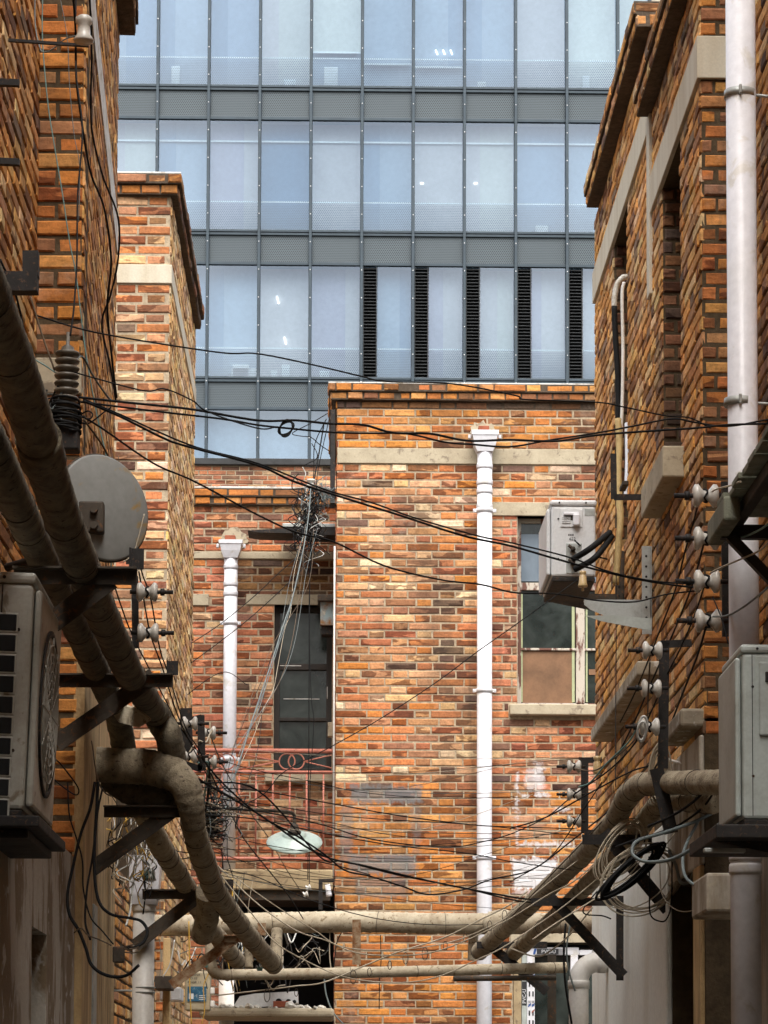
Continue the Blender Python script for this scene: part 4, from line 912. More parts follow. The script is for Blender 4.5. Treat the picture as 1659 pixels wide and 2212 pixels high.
for x,y0,y1,Y,mt,lb_ in ((770,1988,2085,16.8,'rust','rusty strap post clasping the main cross pipe at its middle'),(566,1995,2022,16.8,'rust','rusty stub clasping the main cross pipe by the dark opening'),(1192,2062,2300,16.4,'iron_brown','greenish iron post standing in front of the film-covered window frame')):
    m=MB(); p=at(x,y0,Y); q=at(x,y1,Y); m.beam(p+Vector((0,-.065 if y1<2200 else 0,0)),q+Vector((0,-.065 if y1<2200 else 0,0)),.05,.006,(0,1,0)); m.beam(p+Vector((.022,-.04 if y1<2200 else .02,0)),q+Vector((.022,-.04 if y1<2200 else .02,0)),.006,.05,(0,1,0)); m.build('iron_post',M[mt],None,None,lb_,'post')
# ================================================================== air conditioners
def ac_unit(X,Ya,Yb,depth,z0,z1,side,mat,label,fan=False):
    """outdoor unit: long fan side on the plane X, end towards the viewer at Ya; side=+1 the body lies at larger X"""
    root=empty('air_conditioner',(X+side*depth/2,(Ya+Yb)/2,z0),label,'air conditioner','outdoor air conditioner units')
    x0,x1=sorted((X,X+side*depth)); t=.03; H=z1-z0
    MB().bbox((x0,Ya,z0+.02),(x1,Yb,z1-t),.012).build('casing',M[mat],root)
    MB().bbox((x0-.006,Ya-.006,z1-t),(x1+.006,Yb+.006,z1),.010).build('lid',M[mat],root)
    MB().bbox((x0+.004,Ya+.004,z0-.004),(x1-.004,Yb-.004,z0+.0195),.004).build('base_pan',M['iron'],root)
    # front panel proud of the casing on the fan side
    xf=X-side*.022; m=MB().bbox((min(X-side*.002,xf),Ya+.02,z0+.03),(max(X-side*.002,xf),Yb-.02,z1-t-.012),.012); fp=m.build('front_panel',M[mat],root)
    cy,cz,rr=(Ya+Yb)/2,z0+H*.48,min(Yb-Ya,H)*.40
    if fan:
     m=MB(); m.lathe((xf,cy,cz),(-side,0,0),[(0,rr),(.006,rr),(.006,rr*.93),(.001,rr*.93)],40); m.build('fan_ring',M['iron'],fp)
     m=MB(); m.lathe((xf-side*.001,cy,cz),(-side,0,0),[(0,rr*.92),(.001,rr*.92)],40); m.build('fan_opening',M[mat],fp)
     m=MB()
     for i in range(1,9): 
         q=rr*.93*i/9; m.tube([(xf-side*.008,cy+q*math.cos(a_),cz+q*math.sin(a_)) for a_ in [j*math.pi/16 for j in range(33)]],.0022,5,caps=False)
     for j in range(12): a_=j*math.pi/6; m.tube([(xf-side*.008,cy,cz),(xf-side*.008,cy+rr*.93*math.cos(a_),cz+rr*.93*math.sin(a_))],.0025,5)
     m.build('fan_guard',M[mat],fp)
    for dx in (.18,.78): MB().lathe((x0+(x1-x0)*dx,Ya-.006,z1-t*.5),(0,-1,0),[(0,.005),(.004,.004)],8).build('screw',M['iron'],root)
    for zz_ in (.3,.85): MB().lathe((X+side*.035,Ya,z0+H*zz_*.9),(0,-1,0),[(0,.005),(.004,.004)],8).build('screw',M['iron'],root)
    return root,x0,x1
# left foreground unit
Ya=7.5; XA=-.826; zt=zat(1232,Ya,60); zb=zat(1760,Ya,60)
u1,x0,x1=ac_unit(XA,Ya,8.08,.36,zb,zt,-1,'ac_grey','grimy grey air conditioner with slotted end at the left edge',True)
u1.rotation_euler=(0,.035,0); u1.location.x-=.012
gm=MB(); gb=MB()
for i in range(10):
    z=zt-.115-i*.0555
    xr=XA-.040
    if z-.04<zb: break
    gm.bbox((XA-.34,Ya-.0035,z-.046),(xr,Ya+.004,z),.016); 
    gb.bbox((XA-.345,Ya-.006,z-.050),(xr+.004,Ya+.003,z+.004),.018)
gm2=MB()
gm2.v=[(x_,y_-.004,z_) for x_,y_,z_ in gm.v]; gm2.f,gm2.m,gm2.sm=gm.f,gm.m,gm.sm
gb.build('slot_rims',M['ac_grey'],u1); gm2.build('slots',M['black'],u1)
MB().box((XA-.085,Ya-.0015,zb+.03),(XA-.081,Ya+.002,zt-.035)).build('panel_seam',M['iron'],u1)
m=MB(); m.bbox((XA-.42,Ya-.03,zb-.035),(XA+.035,8.2,zb-.005),.004); m.bbox((XA-.42,Ya+.02,zb-.06),(XA-.0,8.15,zb-.036),.004)
m.build('unit_shelf',M['iron'],None,None,'black steel shelf carrying the grimy left air conditioner','shelf')
# right foreground unit
Ya=9.4; XA=1.36; zt=zat(1392,Ya,1640); zb=zat(1782,Ya,1640)
u2,x0,x1=ac_unit(XA,Ya,9.86,.28,zb,zt,1,'ac_green','grey green air conditioner at the right edge, in front of the downpipe')
m=MB(); m.bbox((XA+.055,Ya-.012,zb+.3),(XA+.24,Ya+.002,zt-.06),.008); cv=m.build('valve_cover',M['ac_green'],u2)
MB().bbox((XA+.075,Ya-.02,zt-.13),(XA+.2,Ya-.0125,zt-.095),.003).build('handle_recess',M['iron'],cv)
MB().box((XA+.032,Ya-.0015,zb+.03),(XA+.0345,Ya+.002,zt-.035)).build('panel_seam',M['iron'],u2)
m=MB(); m.bbox((XA-.1,Ya-.06,zb-.05),(XA+.29,10.05,zb-.004),.004); m.prism([(XA-.09,Ya+.05,zb-.05),(XA+.29,Ya+.05,zb-.05),(XA+.29,Ya+.05,zb-.13)],(0,.04,0)); m.build('unit_shelf',M['iron'],None,None,'black steel shelf carrying the grey green right air conditioner','shelf')
MB().bbox((XA-.12,Ya+.08,zb-.085),(XA+.02,Ya+.12,zb-.07),.003).build('bracket_tip',M['galv'],None,None,'pale pointed steel tip sticking out below the right air conditioner','bracket')
# unit by the window of the central building
Ya=14.0; XA=at(1191,1150,Ya).x; xe=at(1287,1150,Ya).x; zt=zat(1080,Ya,1230); zb=zat(1254,Ya,1230)
u3,x0,x1=ac_unit(XA,Ya,14.6,xe-XA,zb,zt,1,'ac_white','clean white air conditioner on wall arms in front of the far window')
D3=xe-XA
m=MB(); m.bbox((XA+D3*.19,Ya-.005,zb+.27),(XA+D3*.7,Ya+.002,zt-.045),.004); m.build('service_panel',M['ac_white'],u3)
m=MB(); m.bbox((XA+D3*.27,Ya-.018,zt-.08),(XA+D3*.62,Ya-.004,zt-.065),.003); m.build('hood',M['white_pvc'],u3)
MB().box((XA+D3*.28,Ya-.0065,zt-.105),(XA+D3*.61,Ya-.0045,zt-.0805)).build('hood_slot',M['iron_brown'],u3)
m=MB()
for i in range(4): m.bbox((XA+D3*.24,Ya-.009,zb+.29+i*.009),(XA+D3*.43,Ya-.004,zb+.295+i*.009),.001)
m.build('vent_louvers',M['ac_white'],u3)
MB().bbox((XA+D3*.48,Ya-.03,zb+.275),(XA+D3*.63,Ya-.004,zb+.335),.006).build('cable_cover',M['white_pvc'],u3)
m=MB(); m.bbox((XA+D3*.75,Ya-.0012,zt-.08),(XA+D3*.97,Ya+.001,zt-.045),.0005); m.build('rating_label',M['galv'],u3)
text('622',(XA+D3*.4,Ya-.001,zb+.205),.022,M['ink'],(math.pi/2,0,0),u3,'printed_number')
m=MB()
for i in range(3): m.box((XA+D3*(.38+.045*i),Ya-.0012,zb+.227),(XA+D3*(.41+.045*i),Ya+.001,zb+.236))
m.build('printed_marks',M['ink'],u3)
m=MB(); m.bbox((XA+D3*.33,Ya-.004,zb+.035),(XA+D3*.68,Ya+.001,zb+.19),.015); m.build('valve_plate',M['galv'],u3)
for dz in (.155,.085):
    q=Vector((XA+D3*.48,Ya-.005,zb+dz)); m=MB(); m.lathe(q,(0,-1,0),[(0,.012),(.03,.012),(.03,.007),(.045,.007)],10); m.lathe(q+Vector((0,-.02,0)),(-.6,0,.5),[(0,.008),(.03,.008)],8); m.build('valve',M['iron_brown'],u3)
for (x0_,y0_),(x1_,y1_),(x2_,y2_),lb_ in (((1238,1208),(1275,1185),(1318,1150),'upper black foam-clad hose from the white air conditioner'),((1242,1230),(1285,1205),(1322,1158),'lower black foam-clad hose from the white air conditioner')):
    MB().tube(spl([at(x0_,y0_,13.93),at(x1_,y1_,13.85),at(x2_,y2_,13.95)]),.0155,12).build('hose',M['black_cable'],None,None,lb_,'hose')
wire([(1242,1168),(1258,1182),(1285,1200),(1312,1208)],13.95,14.2,3,'black_cable','thin black lead curling from the cover of the white air conditioner')
# wall arms and uprights
def arm(label,Y,xt,yt,x1p,y1p,hw,mat='galv',pl=None):
    X_=1.52-.012; a=at(xt,yt,Y); rt_=empty('steel_bracket',(X_,Y,a.z),label,'bracket','steel arms for the white air conditioner')
    MB().prism([(a.x,Y,a.z+.005),(X_,Y,a.z+.005),(X_,Y,a.z-hw),(X_-.09,Y,a.z-hw),(a.x+.03,Y,a.z-.045),(a.x,Y,a.z-.02)],(0,.004,0)).bbox((a.x,Y+.0041,a.z-.001),(X_,Y+.045,a.z+.004),.001).build('arm',M[mat],rt_)
    z1=zat(pl[0],Y,1400); z0=zat(pl[1],Y,1400); m=MB().bbox((X_-.004,Y-.0,z0),(X_+.004,Y+.045,z1),.001).bbox((X_-.045,Y-.004,z0),(X_-.004,Y+.0,z1),.001)
    for i in range(int((z1-z0)/.05)): m.lathe((X_-.024,Y-.004,z0+.03+i*.05),(0,-1,0),[(0,.006),(.002,.005)],8,1)
    m.build('upright',[M[mat],M['iron']],rt_)
arm('far steel arm under the white air conditioner, dark beneath it',14.75,1185,1284,1330,1283,.10,'iron_brown',(1190,1320))
arm('near grey steel arm reaching past the white air conditioner',13.45,1262,1297,1420,1320,.13,'galv',(1180,1370))
m=MB(); a=at(1264,1330,12.9); m.prism([a,at(1320,1329,12.9),at(1408,1336,12.9),at(1406,1362,12.9),at(1300,1342,12.9)],(0,.004,0)); m.build('wedge_arm',M['ac_green'],None,None,'pale green wedge-shaped steel arm below the white air conditioner','bracket')
for y,x in ((1225,1255),):
    p=at(x+4,1268,13.6); m=MB(); m.lathe(p,(0,0,1),[(-.02,.006),(0,.006),(0,.022),(.008,.024),(.02,.02),(.055,.017),(.06,.012),(.066,.017),(.078,.016),(.08,.008)],16); m.build('pin_insulator',M['porcelain_yellow'],None,None,'yellowed pin insulator under the white air conditioner','insulator')
# ducts on the right far wall
m=MB(); m.tube(spl(pth([(1355,598),(1345,600),(1333,615),(1328,640),(1327,663)],14.4,14.4)),.0145,12,rf=wrap(31,.15,.02)); m.build('pipe_sleeve',M['foil'],None,None,'crumpled white sleeve on the pipe coming out of the right wall','pipe')
m=MB(); m.tube(spl(pth([(1327,662),(1329,720),(1334,800),(1336,870),(1335,905)],14.4,14.4)),.015,12,rf=wrap(32,.06,.03)); m.build('hose',M['black_cable'],None,None,'black foam-clad hose hanging below the white sleeve on the right wall','hose')
m=MB(); m.tube(spl(pth([(1348,610),(1344,640),(1346,760),(1344,880),(1341,940),(1339,1010)],14.35,14.3)),.009,10); m.build('conduit',M['old_pvc'],None,None,'pale grey hose hanging beside the black one on the right wall','hose')
m=MB(); m.tube(spl(pth([(1335,905),(1338,960),(1336,1040),(1340,1120),(1336,1180),(1330,1262)],14.25,14.1)),.017,12,rf=wrap(33,.16,.05)); m.build('taped_pipe',M['yellow_tape'],None,None,'pipe bound in torn yellow tape running down the right wall','pipe')
m=MB(); m.tube(spl(pth([(1354,915),(1355,1000),(1352,1075)],14.9,14.7)),.012,8); m.build('conduit',M['white_pvc'],None,None,'short white tube in the far slot window of the right wall','pipe')
rt_=empty('wall_bracket',at(1325,1072,13.9),'black L-shaped iron bracket low on the taped pipe','bracket')
MB().beam(at(1325,980,13.9),at(1326,1078,13.9),.03,.008,(0,1,0)).build('upright',M['iron'],rt_); MB().beam(at(1326,1074,13.9),at(1404,1074,13.9),.008,.03).build('arm',M['iron'],rt_)
MB().bbox(at(1338,1062,13.85),at(1358,1038,13.7),.004).build('junction_box',M['iron_brown'],None,None,'small grey-brown box standing on the L-shaped bracket','box')
# weathered board shelf at right
sh=empty('board_shelf',(1.5,9.6,3.75),'weathered green plank shelf jutting from the right edge above the insulators','shelf')
for i in range(9):
    y0_=8.75+i*.172; zz_=3.79+R.uniform(-.004,.004); MB().bbox((1.385+R.uniform(-.012,.012),y0_,zz_),(1.66,y0_+.16,zz_+.022),.003).build('plank',M['wood_grey'],sh)
MB().bbox((1.44,8.75,3.74),(1.48,10.28,3.788),.004).build('beam',M['wood_dark'],sh)
MB().beam((1.4,10.2,3.72),(1.64,10.2,3.72),.04,.05).build('beam',M['wood_dark'],sh); MB().beam((1.43,10.18,3.7),(1.62,10.18,3.5),.04,.035).build('strut',M['wood_dark'],sh)
MB().bbox((1.37,9.9,3.7),(1.43,10.35,3.79),.01).build('edge_rail',M['wood_grey'],sh)
MB().prism([(1.5,10.02,3.815),(1.66,9.6,3.83),(1.66,9.6,4.05),(1.6,9.8,3.95)],(.01,.03,0)).build('leaning_board',M['wood_grey'],sh)
# ================================================================== satellite dish
dc=at(222,1098,8.9); dn=Vector((.85,-1,.10)).normalized()
ds=empty('satellite_dish',dc,'round grey satellite dish seen from behind, partly hidden by the upper left pipe','satellite dish')
rx=.128
m=MB(); m.lathe(dc,dn,[(-.005,rx*1.33),(.004,rx*1.35),(.010,rx*1.345),(.012,rx*1.3),(.02,rx*1.0),(.028,rx*.5),(.03,.002)],56); m.build('reflector',M['dish'],ds)
m=MB(); m.tube([dc+Vector((rx*1.345*math.cos(t)*1,0,rx*1.345*math.sin(t))) - dn*0 for t in [0,.01]],.001,4)
ux=dn.cross(Vector((0,0,1))).normalized(); uz=ux.cross(dn)
m=MB(); m.tube([dc+ux*(rx*1.35*math.cos(t))+uz*(rx*1.35*math.sin(t)) for t in [i*math.pi/32 for i in range(65)]],.005,6,caps=False); m.build('rim',M['iron_brown'],ds)
mc=at(205,1120,8.84); m=MB(); m.bbox(mc+Vector((-.05,-.03,-.05)),mc+Vector((.03,.02,.05)),.006); m.lathe(mc+Vector((.0,-.03,.02)),(0,-1,0),[(0,.012),(.02,.012)],10); m.lathe(mc+Vector((.0,-.03,-.03)),(0,-1,0),[(0,.012),(.02,.012)],10); m.build('mount',M['iron_brown'],ds)
MB().tube([mc,mc+Vector((-.12,.05,-.1)),mc+Vector((-.3,.2,-.12))],.013,10).build('mount_pole',M['iron'],ds)
wire([(266,1215),(290,1190),(312,1110)],8.8,8.8,2.5,'pale_wire',name='feed_cable',parent=ds)
# ================================================================== insulators
def spool(parent=None,loc=(0,0,0),label=None,mat='porcelain'):
    rt_=empty('spool_insulator',loc,label,'insulator','white spool insulators')
    MB2=MB(); MB2.lathe(Vector(loc),(1,0,0),[(-.030,.008),(-.030,.02),(-.026,.027),(-.018,.028),(-.012,.02),(-.006,.013),(.006,.013),(.012,.02),(.018,.028),(.026,.027),(.030,.02),(.030,.008)],22); MB2.build('spool',M[mat],rt_)
    m=MB(); m.tube([Vector(loc)+Vector((-.075,0,-.0)),Vector(loc)+Vector((.05,0,0))],.006,8); m.lathe(Vector(loc)+Vector((-.05,0,0)),(1,0,0),[(0,.011),(.012,.011)],6); m.build('bolt',M['iron'],rt_)
    m=MB(); m.tube([Vector(loc)+Vector((.004*math.sin(t*3),.0155*math.cos(t),.0155*math.sin(t))) for t in [i*.4 for i in range(36)]],.0025,5); m.build('tie_wire',M['black_cable'],rt_)
    return rt_
SP=spool(loc=at(318,1279,9.3),label='upper white spool insulator on the rack right of the left pipes')
def sp(x,y,Y,label,flip=False,sc_=1.0,tilt=0,dark=False):
    o=dup(SP,None,label,at(x,y,Y),(0,tilt,math.pi if flip else 0)); o.scale=(sc_,)*3
    if dark: o.children[0].data=o.children[0].data.copy(); 
    return o
SP.rotation_euler=(0,0,math.pi); SP.scale=(1.15,)*3
sp(320,1367,9.3,'lower white spool insulator on the rack right of the left pipes',True,1.15)
sp(410,1563,12.0,'topmost of four white spools in front of the salmon balcony',True,1.1)
sp(450,1583,12.3,'tilted white spool tied with a pale cord above the balcony rail',True,1.1)
sp(409,1634,12.0,'lower yellowed spool behind the bandaged elbow at balcony rail height',True,1.1)
sp(452,1646,12.3,'white spool with a teal cord beside the balcony rail',True,1.1)
sp(1524,1071,10.9,'topmost white spool on the right rack, just under the plank shelf',False,1.65)
sp(1526,1163,10.9,'spool with a light blue cord on the right rack',False,1.65)
sp(1527,1256,10.9,'third spool down the right rack where black wires end',False,1.65)
sp(1530,1341,10.9,'lowest spool of the right rack beside the downpipe',False,1.65)
sp(1409,1405,11.6,'top spool of the black post with a side arm on the right',False,1.35)
sp(1407,1487,11.6,'middle spool of the black post with a side arm on the right',False,1.35)
sp(1403,1570,11.6,'bottom spool hung with white wire loops on the right post',False,1.35)
sp(1240,1656,13.2,'upper spool of the short rack below the far window',False,1.1)
sp(1240,1716,13.2,'middle spool of the short rack, tied with teal cord',False,1.1)
sp(1240,1774,13.2,'lowest spool of the short rack above the slanting pipe',False,1.1)
def rack(label,bars,Y,w_=.03,mat='iron'):
    rt_=empty('insulator_rack',at(bars[0][1][0],bars[0][1][1],Y),label,'rack','iron insulator racks')
    for i,(p,q,ww) in enumerate(bars):
        a,b_=at(*p,Y+.02),at(*q,Y+.02); MB().beam(a,b_,ww*Y/F,.012,(0,1,0)).build('upright' if abs(p[0]-q[0])<abs(p[1]-q[1]) else 'cross_arm',M[mat],rt_)
rack('thin black insulator rack right of the left pipes',[((291,1245),(293,1400),15),((284,1178),(284,1218),24)],9.35)
rack('black double insulator rack between bandaged elbow and balcony',[((402,1530),(404,1640),26),((434,1545),(436,1665),16),((390,1560),(436,1548),10),((398,1650),(436,1662),14)],12.1)
rack('tall black insulator rack at the right downpipe',[((1569,1040),(1572,1375),24)],10.98)
rack('black insulator post with a side arm above the right elbow pipe',[((1435,1385),(1432,1660),22),((1425,1392),(1494,1389),16),((1418,1660),(1450,1800),30)],11.68)
rack('short black insulator rack below the far window',[((1263,1640),(1263,1800),16),((1250,1642),(1300,1642),12),((1262,1800),(1400,1803),16)],13.25)
rack('thin black rod holding the top left insulator',[((18,87),(192,99),6)],9.0)
a=at(181,62,8.95); m=MB(); m.lathe(a,(0,0,1),[(-.045,.004),(-.045,.03),(-.038,.034),(-.02,.022),(.01,.02),(.02,.027),(.035,.027),(.042,.018),(.044,.004)],20); m.build('pin_insulator',M['porcelain'],None,None,'white pin insulator at the top of the left brick pier','insulator')
a=at(1290,1652,13.1); m=MB(); m.lathe(a,(0,0,1),[(-.045,.018),(-.03,.02),(.01,.017),(.02,.012),(.026,.018),(.04,.018),(.042,.006)],16); m.build('pin_insulator',M['porcelain_yellow'],None,None,'small yellow-grey pin insulator right of the short rack','insulator')
# tall ribbed insulator wrapped in black cable
a=at(141,915,9.0); si_=empty('ribbed_insulator',a,'tall ribbed dark insulator with black cables wound round it beside the upper left pipe','insulator')
prof=[(-.06,.02)]
for i in range(10):
    z=i*.0245; prof+=[(z,.022),(z+.002,.037),(z+.009,.041),(z+.014,.037),(z+.016,.022)]
prof+=[(.25,.02),(.26,.006),(.3,.006)]
m=MB(); m.lathe(a,(.02,0,1),prof,26); m.build('ribs',M['porcelain_dark'],si_)
m=MB(); m.bbox(a+Vector((-.085,-.03,-.09)),a+Vector((.045,.05,.0)),.006); m.build('clamp_block',M['iron'],si_)
for j in range(5):
    r_=random.Random(j); m=MB(); ph=r_.random()*6; z0_=-.02+.022*j; rr=.044+r_.random()*.008
    m.tube([a+Vector((rr*math.cos(ph+t),rr*math.sin(ph+t),z0_+.012*math.sin(t*.7+ph))) for t in [i*.35 for i in range(40)]],.0042,6); m.build('wound_cable',M['black_cable'],si_)
a=at(455,1800,12.9); s2=empty('ribbed_insulator',a,'ribbed insulator stack smothered in thin wires left of the green lamp','insulator')
prof=[(-.02,.012)]
for i in range(7): z=i*.018; prof+=[(z,.014),(z+.002,.03),(z+.007,.034),(z+.011,.03),(z+.013,.014)]
prof+=[(.135,.01)]
m=MB(); m.lathe(a,(0,0,1),prof,22); m.build('ribs',M['porcelain_dark'],s2)
for j in range(12):
    r_=random.Random(50+j); m=MB(); ph=r_.random()*6; z0_=-.05+.018*j; rr=.036+r_.random()*.03; 
    m.tube([a+Vector((rr*1.3*math.cos(ph+t)-.01,rr*math.sin(ph+t),z0_+.02*math.sin(t*.9+ph))) for t in [i*.3 for i in range(34)]],.0024,5); m.build('wound_wire',M[['black_cable','pale_wire','black_cable','grey_cable'][j%4]],s2)
# ================================================================== green enamel lamp
lc=at(636,1800,14.6); lp=empty('alley_lamp',lc,'pale green enamel lamp shade hanging on a bent dark arm','lamp')
q=61*14.6/F
m=MB(); m.lathe(lc,(0,.55,-1),[(-.012,.02),(-.008,q*.28),(.005,q*.42),(.007,q*.42),(.012,q*.46),(.03,q*.8),(.047,q*.99),(.052,q*1.0),(.055,q*.99),(.052,q*.97),(.03,q*.7),(.022,q*.3),(.020,.02)],48); m.build('shade',M['enamel'],lp)
m=MB(); m.lathe(lc+Vector((0,-.012,.008)),(0,0,1),[(-.02,.036),(0,.036),(.006,.026),(.03,.022),(.04,.014)],18); m.build('lamp_cap',M['iron_brown'],lp)
m=MB(); m.tube(spl([lc+Vector((0,0,.03)),at(636,1775,14.6),at(632,1757,14.6),at(600,1752,14.5),at(520,1748,14.2),at(440,1742,13.8)]),.009,10); m.build('lamp_arm',M['iron_brown'],lp)
# ================================================================== things on the left rear wall
rb2=empty('meter_cabinet',at(705,1350,22.4),'rusting pale blue metal box hung beside the dark sash window','box')
a,b_=at(692,1350,22.35),at(721,1300,22.35); MB().bbox((a.x,22.35,a.z),(b_.x,22.55,b_.z),.004).build('cabinet_body',paint('flaking_blue_paint',(.30,.40,.42),(.3,.14,.04),.7,0,9,.45,.62,bump=.4,c3=(.5,.47,.38)),rb2)
a,b_=at(686,1298,22.3),at(724,1284,22.3); MB().bbox((a.x,22.3,a.z),(b_.x,22.6,b_.z),.006).build('hood',M['iron_brown'],rb2)
a,b_=at(694,1372,22.38),at(721,1351,22.38); MB().bbox((a.x,22.38,a.z),(b_.x,22.5,b_.z),.01).build('charred_base',M['iron'],rb2)
m=MB(); a,b_=at(610,1138,22.3),at(724,1131,22.3); m.bbox((a.x,22.3,a.z),(b_.x,22.62,b_.z),.004); m.build('metal_shelf',M['galv'],None,None,'thin grey metal ledge on the left rear wall behind the cable knot','shelf')
m=MB(); p=[at(x,y,22.25) for x,y in ((535,1146),(612,1141),(724,1140),(724,1156),(640,1152),(560,1150))]; m.prism(p,(0,.3,0)); m.build('black_awning',M['iron'],None,None,'ragged black sheet awning under the grey metal ledge','awning')
m=MB(); a,b_=at(713,1085,21.97),at(725,884,21.97); m.bbox((a.x,21.98,a.z),(b_.x-.002,22.2,b_.z),.003); m.build('black_strip',M['iron'],None,None,'narrow black strip along the upper left edge of the central building','board')  # plain dark box set along the wall edge
a,b_=at(719.5,1895,21.95),at(722.5,1180,21.95); m=MB(); m.tube([(a.x,21.95,a.z),(a.x,21.95,b_.z)],.0075,8); m.build('conduit',M['old_pvc'],None,None,'thin cream conduit climbing the left edge of the central building','pipe')
a,b_=at(708,1590,22.4),at(722,1560,22.4); MB().bbox((a.x,22.4,a.z),(b_.x,22.5,b_.z),.004).build('junction_box',M['concrete'],None,None,'small cream box beside the lower end of the sash window','box')
# things in and under the dark opening
a,b_=at(430,2196,19.6),at(722,2178,19.6); db=MB(); r_=random.Random(5)
db.bbox((a.x,19.6,a.z),(b_.x,20.6,b_.z),.02); ld=db.build('rubble_ledge',M['concrete'],None,None,'crumbling concrete ledge strewn with rubble below the dark opening','ledge')
m=MB()
for i in range(110):
    x_=r_.uniform(a.x+.02,b_.x-.05); y_=r_.uniform(19.61,20.2); s_=r_.uniform(.006,.028)*(1.5 if r_.random()<.15 else 1); p=Vector((x_,y_,b_.z+s_*.3))
    m.lathe(p,(r_.uniform(-1,1),r_.uniform(-1,1),r_.uniform(-.3,.3)),[(-s_,s_*.4),(-s_*.4,s_),(s_*.5,s_*.8),(s_*1.3,s_*.3)],5,smooth=False)
m.build('rubble',M['foil'],None,None,'loose pale rubble lying on the crumbling ledge','rubble',kind='stuff')
gb_=empty('metal_case',at(575,2175,19.9),'grey metal case with round holes lying on the rubble ledge','box')
p=[at(505,2172,19.75),at(518,2152,19.75),at(552,2146,19.75),at(643,2141,19.75),at(644,2166,19.75),at(524,2180,19.75)]; MB().prism(p,(0,.25,0)).build('case_body',M['ac_white'],gb_)
m=MB()
for x_,w_ in ((602,7),(623,6),(636,4)): 
    c=at(x_,2164,19.745); m.lathe(c,(0,-1,0),[(0,w_*.0033),(.002,w_*.0033)],16)
m.build('holes',M['black'],gb_)
MB().bbox(at(590,2176,19.68),at(632,2163,19.72),.003).build('red_brick_piece',M['copper_red'],None,None,'loose red brick in front of the metal case','brick')
mb_=empty('meter_box',at(430,2180,18.6),'cream electricity meter box with a blue window and stencilled characters','meter box')
a,b_=at(399,2183,18.6),at(454,2098,18.6); MB().bbox((a.x,18.6,a.z),(b_.x,18.8,b_.z),.012).build('box_body',paint('cream_paint',(.42,.36,.24),(.3,.22,.12),.6,0,10),mb_)
a2,b2=at(405,2163,18.59),at(446,2131,18.59); MB().box((a2.x,18.592,a2.z),(b2.x,18.598,b2.z)).build('meter_window',paint('blue_screen',(.03,.13,.22),(.02,.07,.12),.3,0,20,c3=(.3,.34,.34)),mb_)
m=MB()
for i in range(3): m.box((at(430,2150,18.59).x,18.591,at(430,2150+4*i,18.59).z),(at(443,2150,18.59).x,18.5895,at(430,2151.5+4*i,18.59).z))
m.box((at(408,2150,18.59).x,18.591,at(430,2158,18.59).z),(at(418,2150,18.59).x,18.5895,at(430,2146,18.59).z)); m.build('meter_dial',M['ac_white'],mb_)
for s_,y in (('IGANA',2108),('23 03',2115.5),('PGOR 11',2124)): text(s_,at(409 if s_[0]!='P' else 405,y,18.597),.021,M['ink'],(math.pi/2,0,0),mb_,'stencil_letters',sx=1.1)
for y in (2140,2168): 
    p=at(458,y,18.62); MB().bbox(p+Vector((-.012,0,-.02)),p+Vector((.016,.05,.02)),.004).build('latch',M['old_pvc'],mb_)
a,b_=at(345,2161,17.2),at(391,2132,17.2); MB().bbox((a.x,17.2,a.z),(b_.x,17.5,b_.z),.008).build('utility_box',M['ac_white'],None,None,'small pale box with a torn top left of the meter box','box')
a,b_=at(334,2136,16.6),at(370,2108,16.6); MB().bbox((a.x,16.6,a.z),(b_.x,16.9,b_.z),.004).build('utility_box',M['iron_brown'],None,None,'dark brown box above the pale box at lower left','box')
a,b_=at(309,1905,13.45),at(336,1880,13.45); MB().bbox((a.x,13.35,a.z),(b_.x,13.45,b_.z),.012).build('junction_box',paint('dark_green_plastic',(.03,.06,.05),(.02,.035,.03),.4),None,None,'dark green rounded box on top of the pale funnel','box')
for (x,y,Y,l_) in ((430,2099,15.5,'left turquoise clip under the slanting pipe'),(563,2104,15.0,'right turquoise clip by the cross pipe stub')):
    c=at(x-(0 if x<500 else 0),y if x<500 else 2104,Y); c=at(428 if x<500 else 566,2098-0 if x<500 else 2100,Y) if False else at({430:437,563:555}[x],{430:2090,563:2072+25}[x],Y)
    MB().bbox(c,c+Vector((.03,.02,.02)),.004).build('clip',paint('turquoise_plastic',(.12,.3,.27),(.1,.2,.18),.5),None,None,l_,'clip')
a,b_=at(350,2300,16.9),at(368,2026,16.9); MB().bbox((a.x,16.9,a.z),(b_.x,17.0,b_.z),.004).build('post',M['ochre_plaster'],None,None,'ochre post standing behind the brace left of the meter box','post')
a,b_=at(416,2300,20.5),at(500,2105,20.5); MB().tube([(at(489,2150,20.5).x,20.5,0),(at(489,2150,20.5).x,20.5,zat(2105,20.5,489))],.056,24).build('waste_pipe',M['old_pvc'],None,None,'short grey waste pipe standing behind the meter box','pipe')

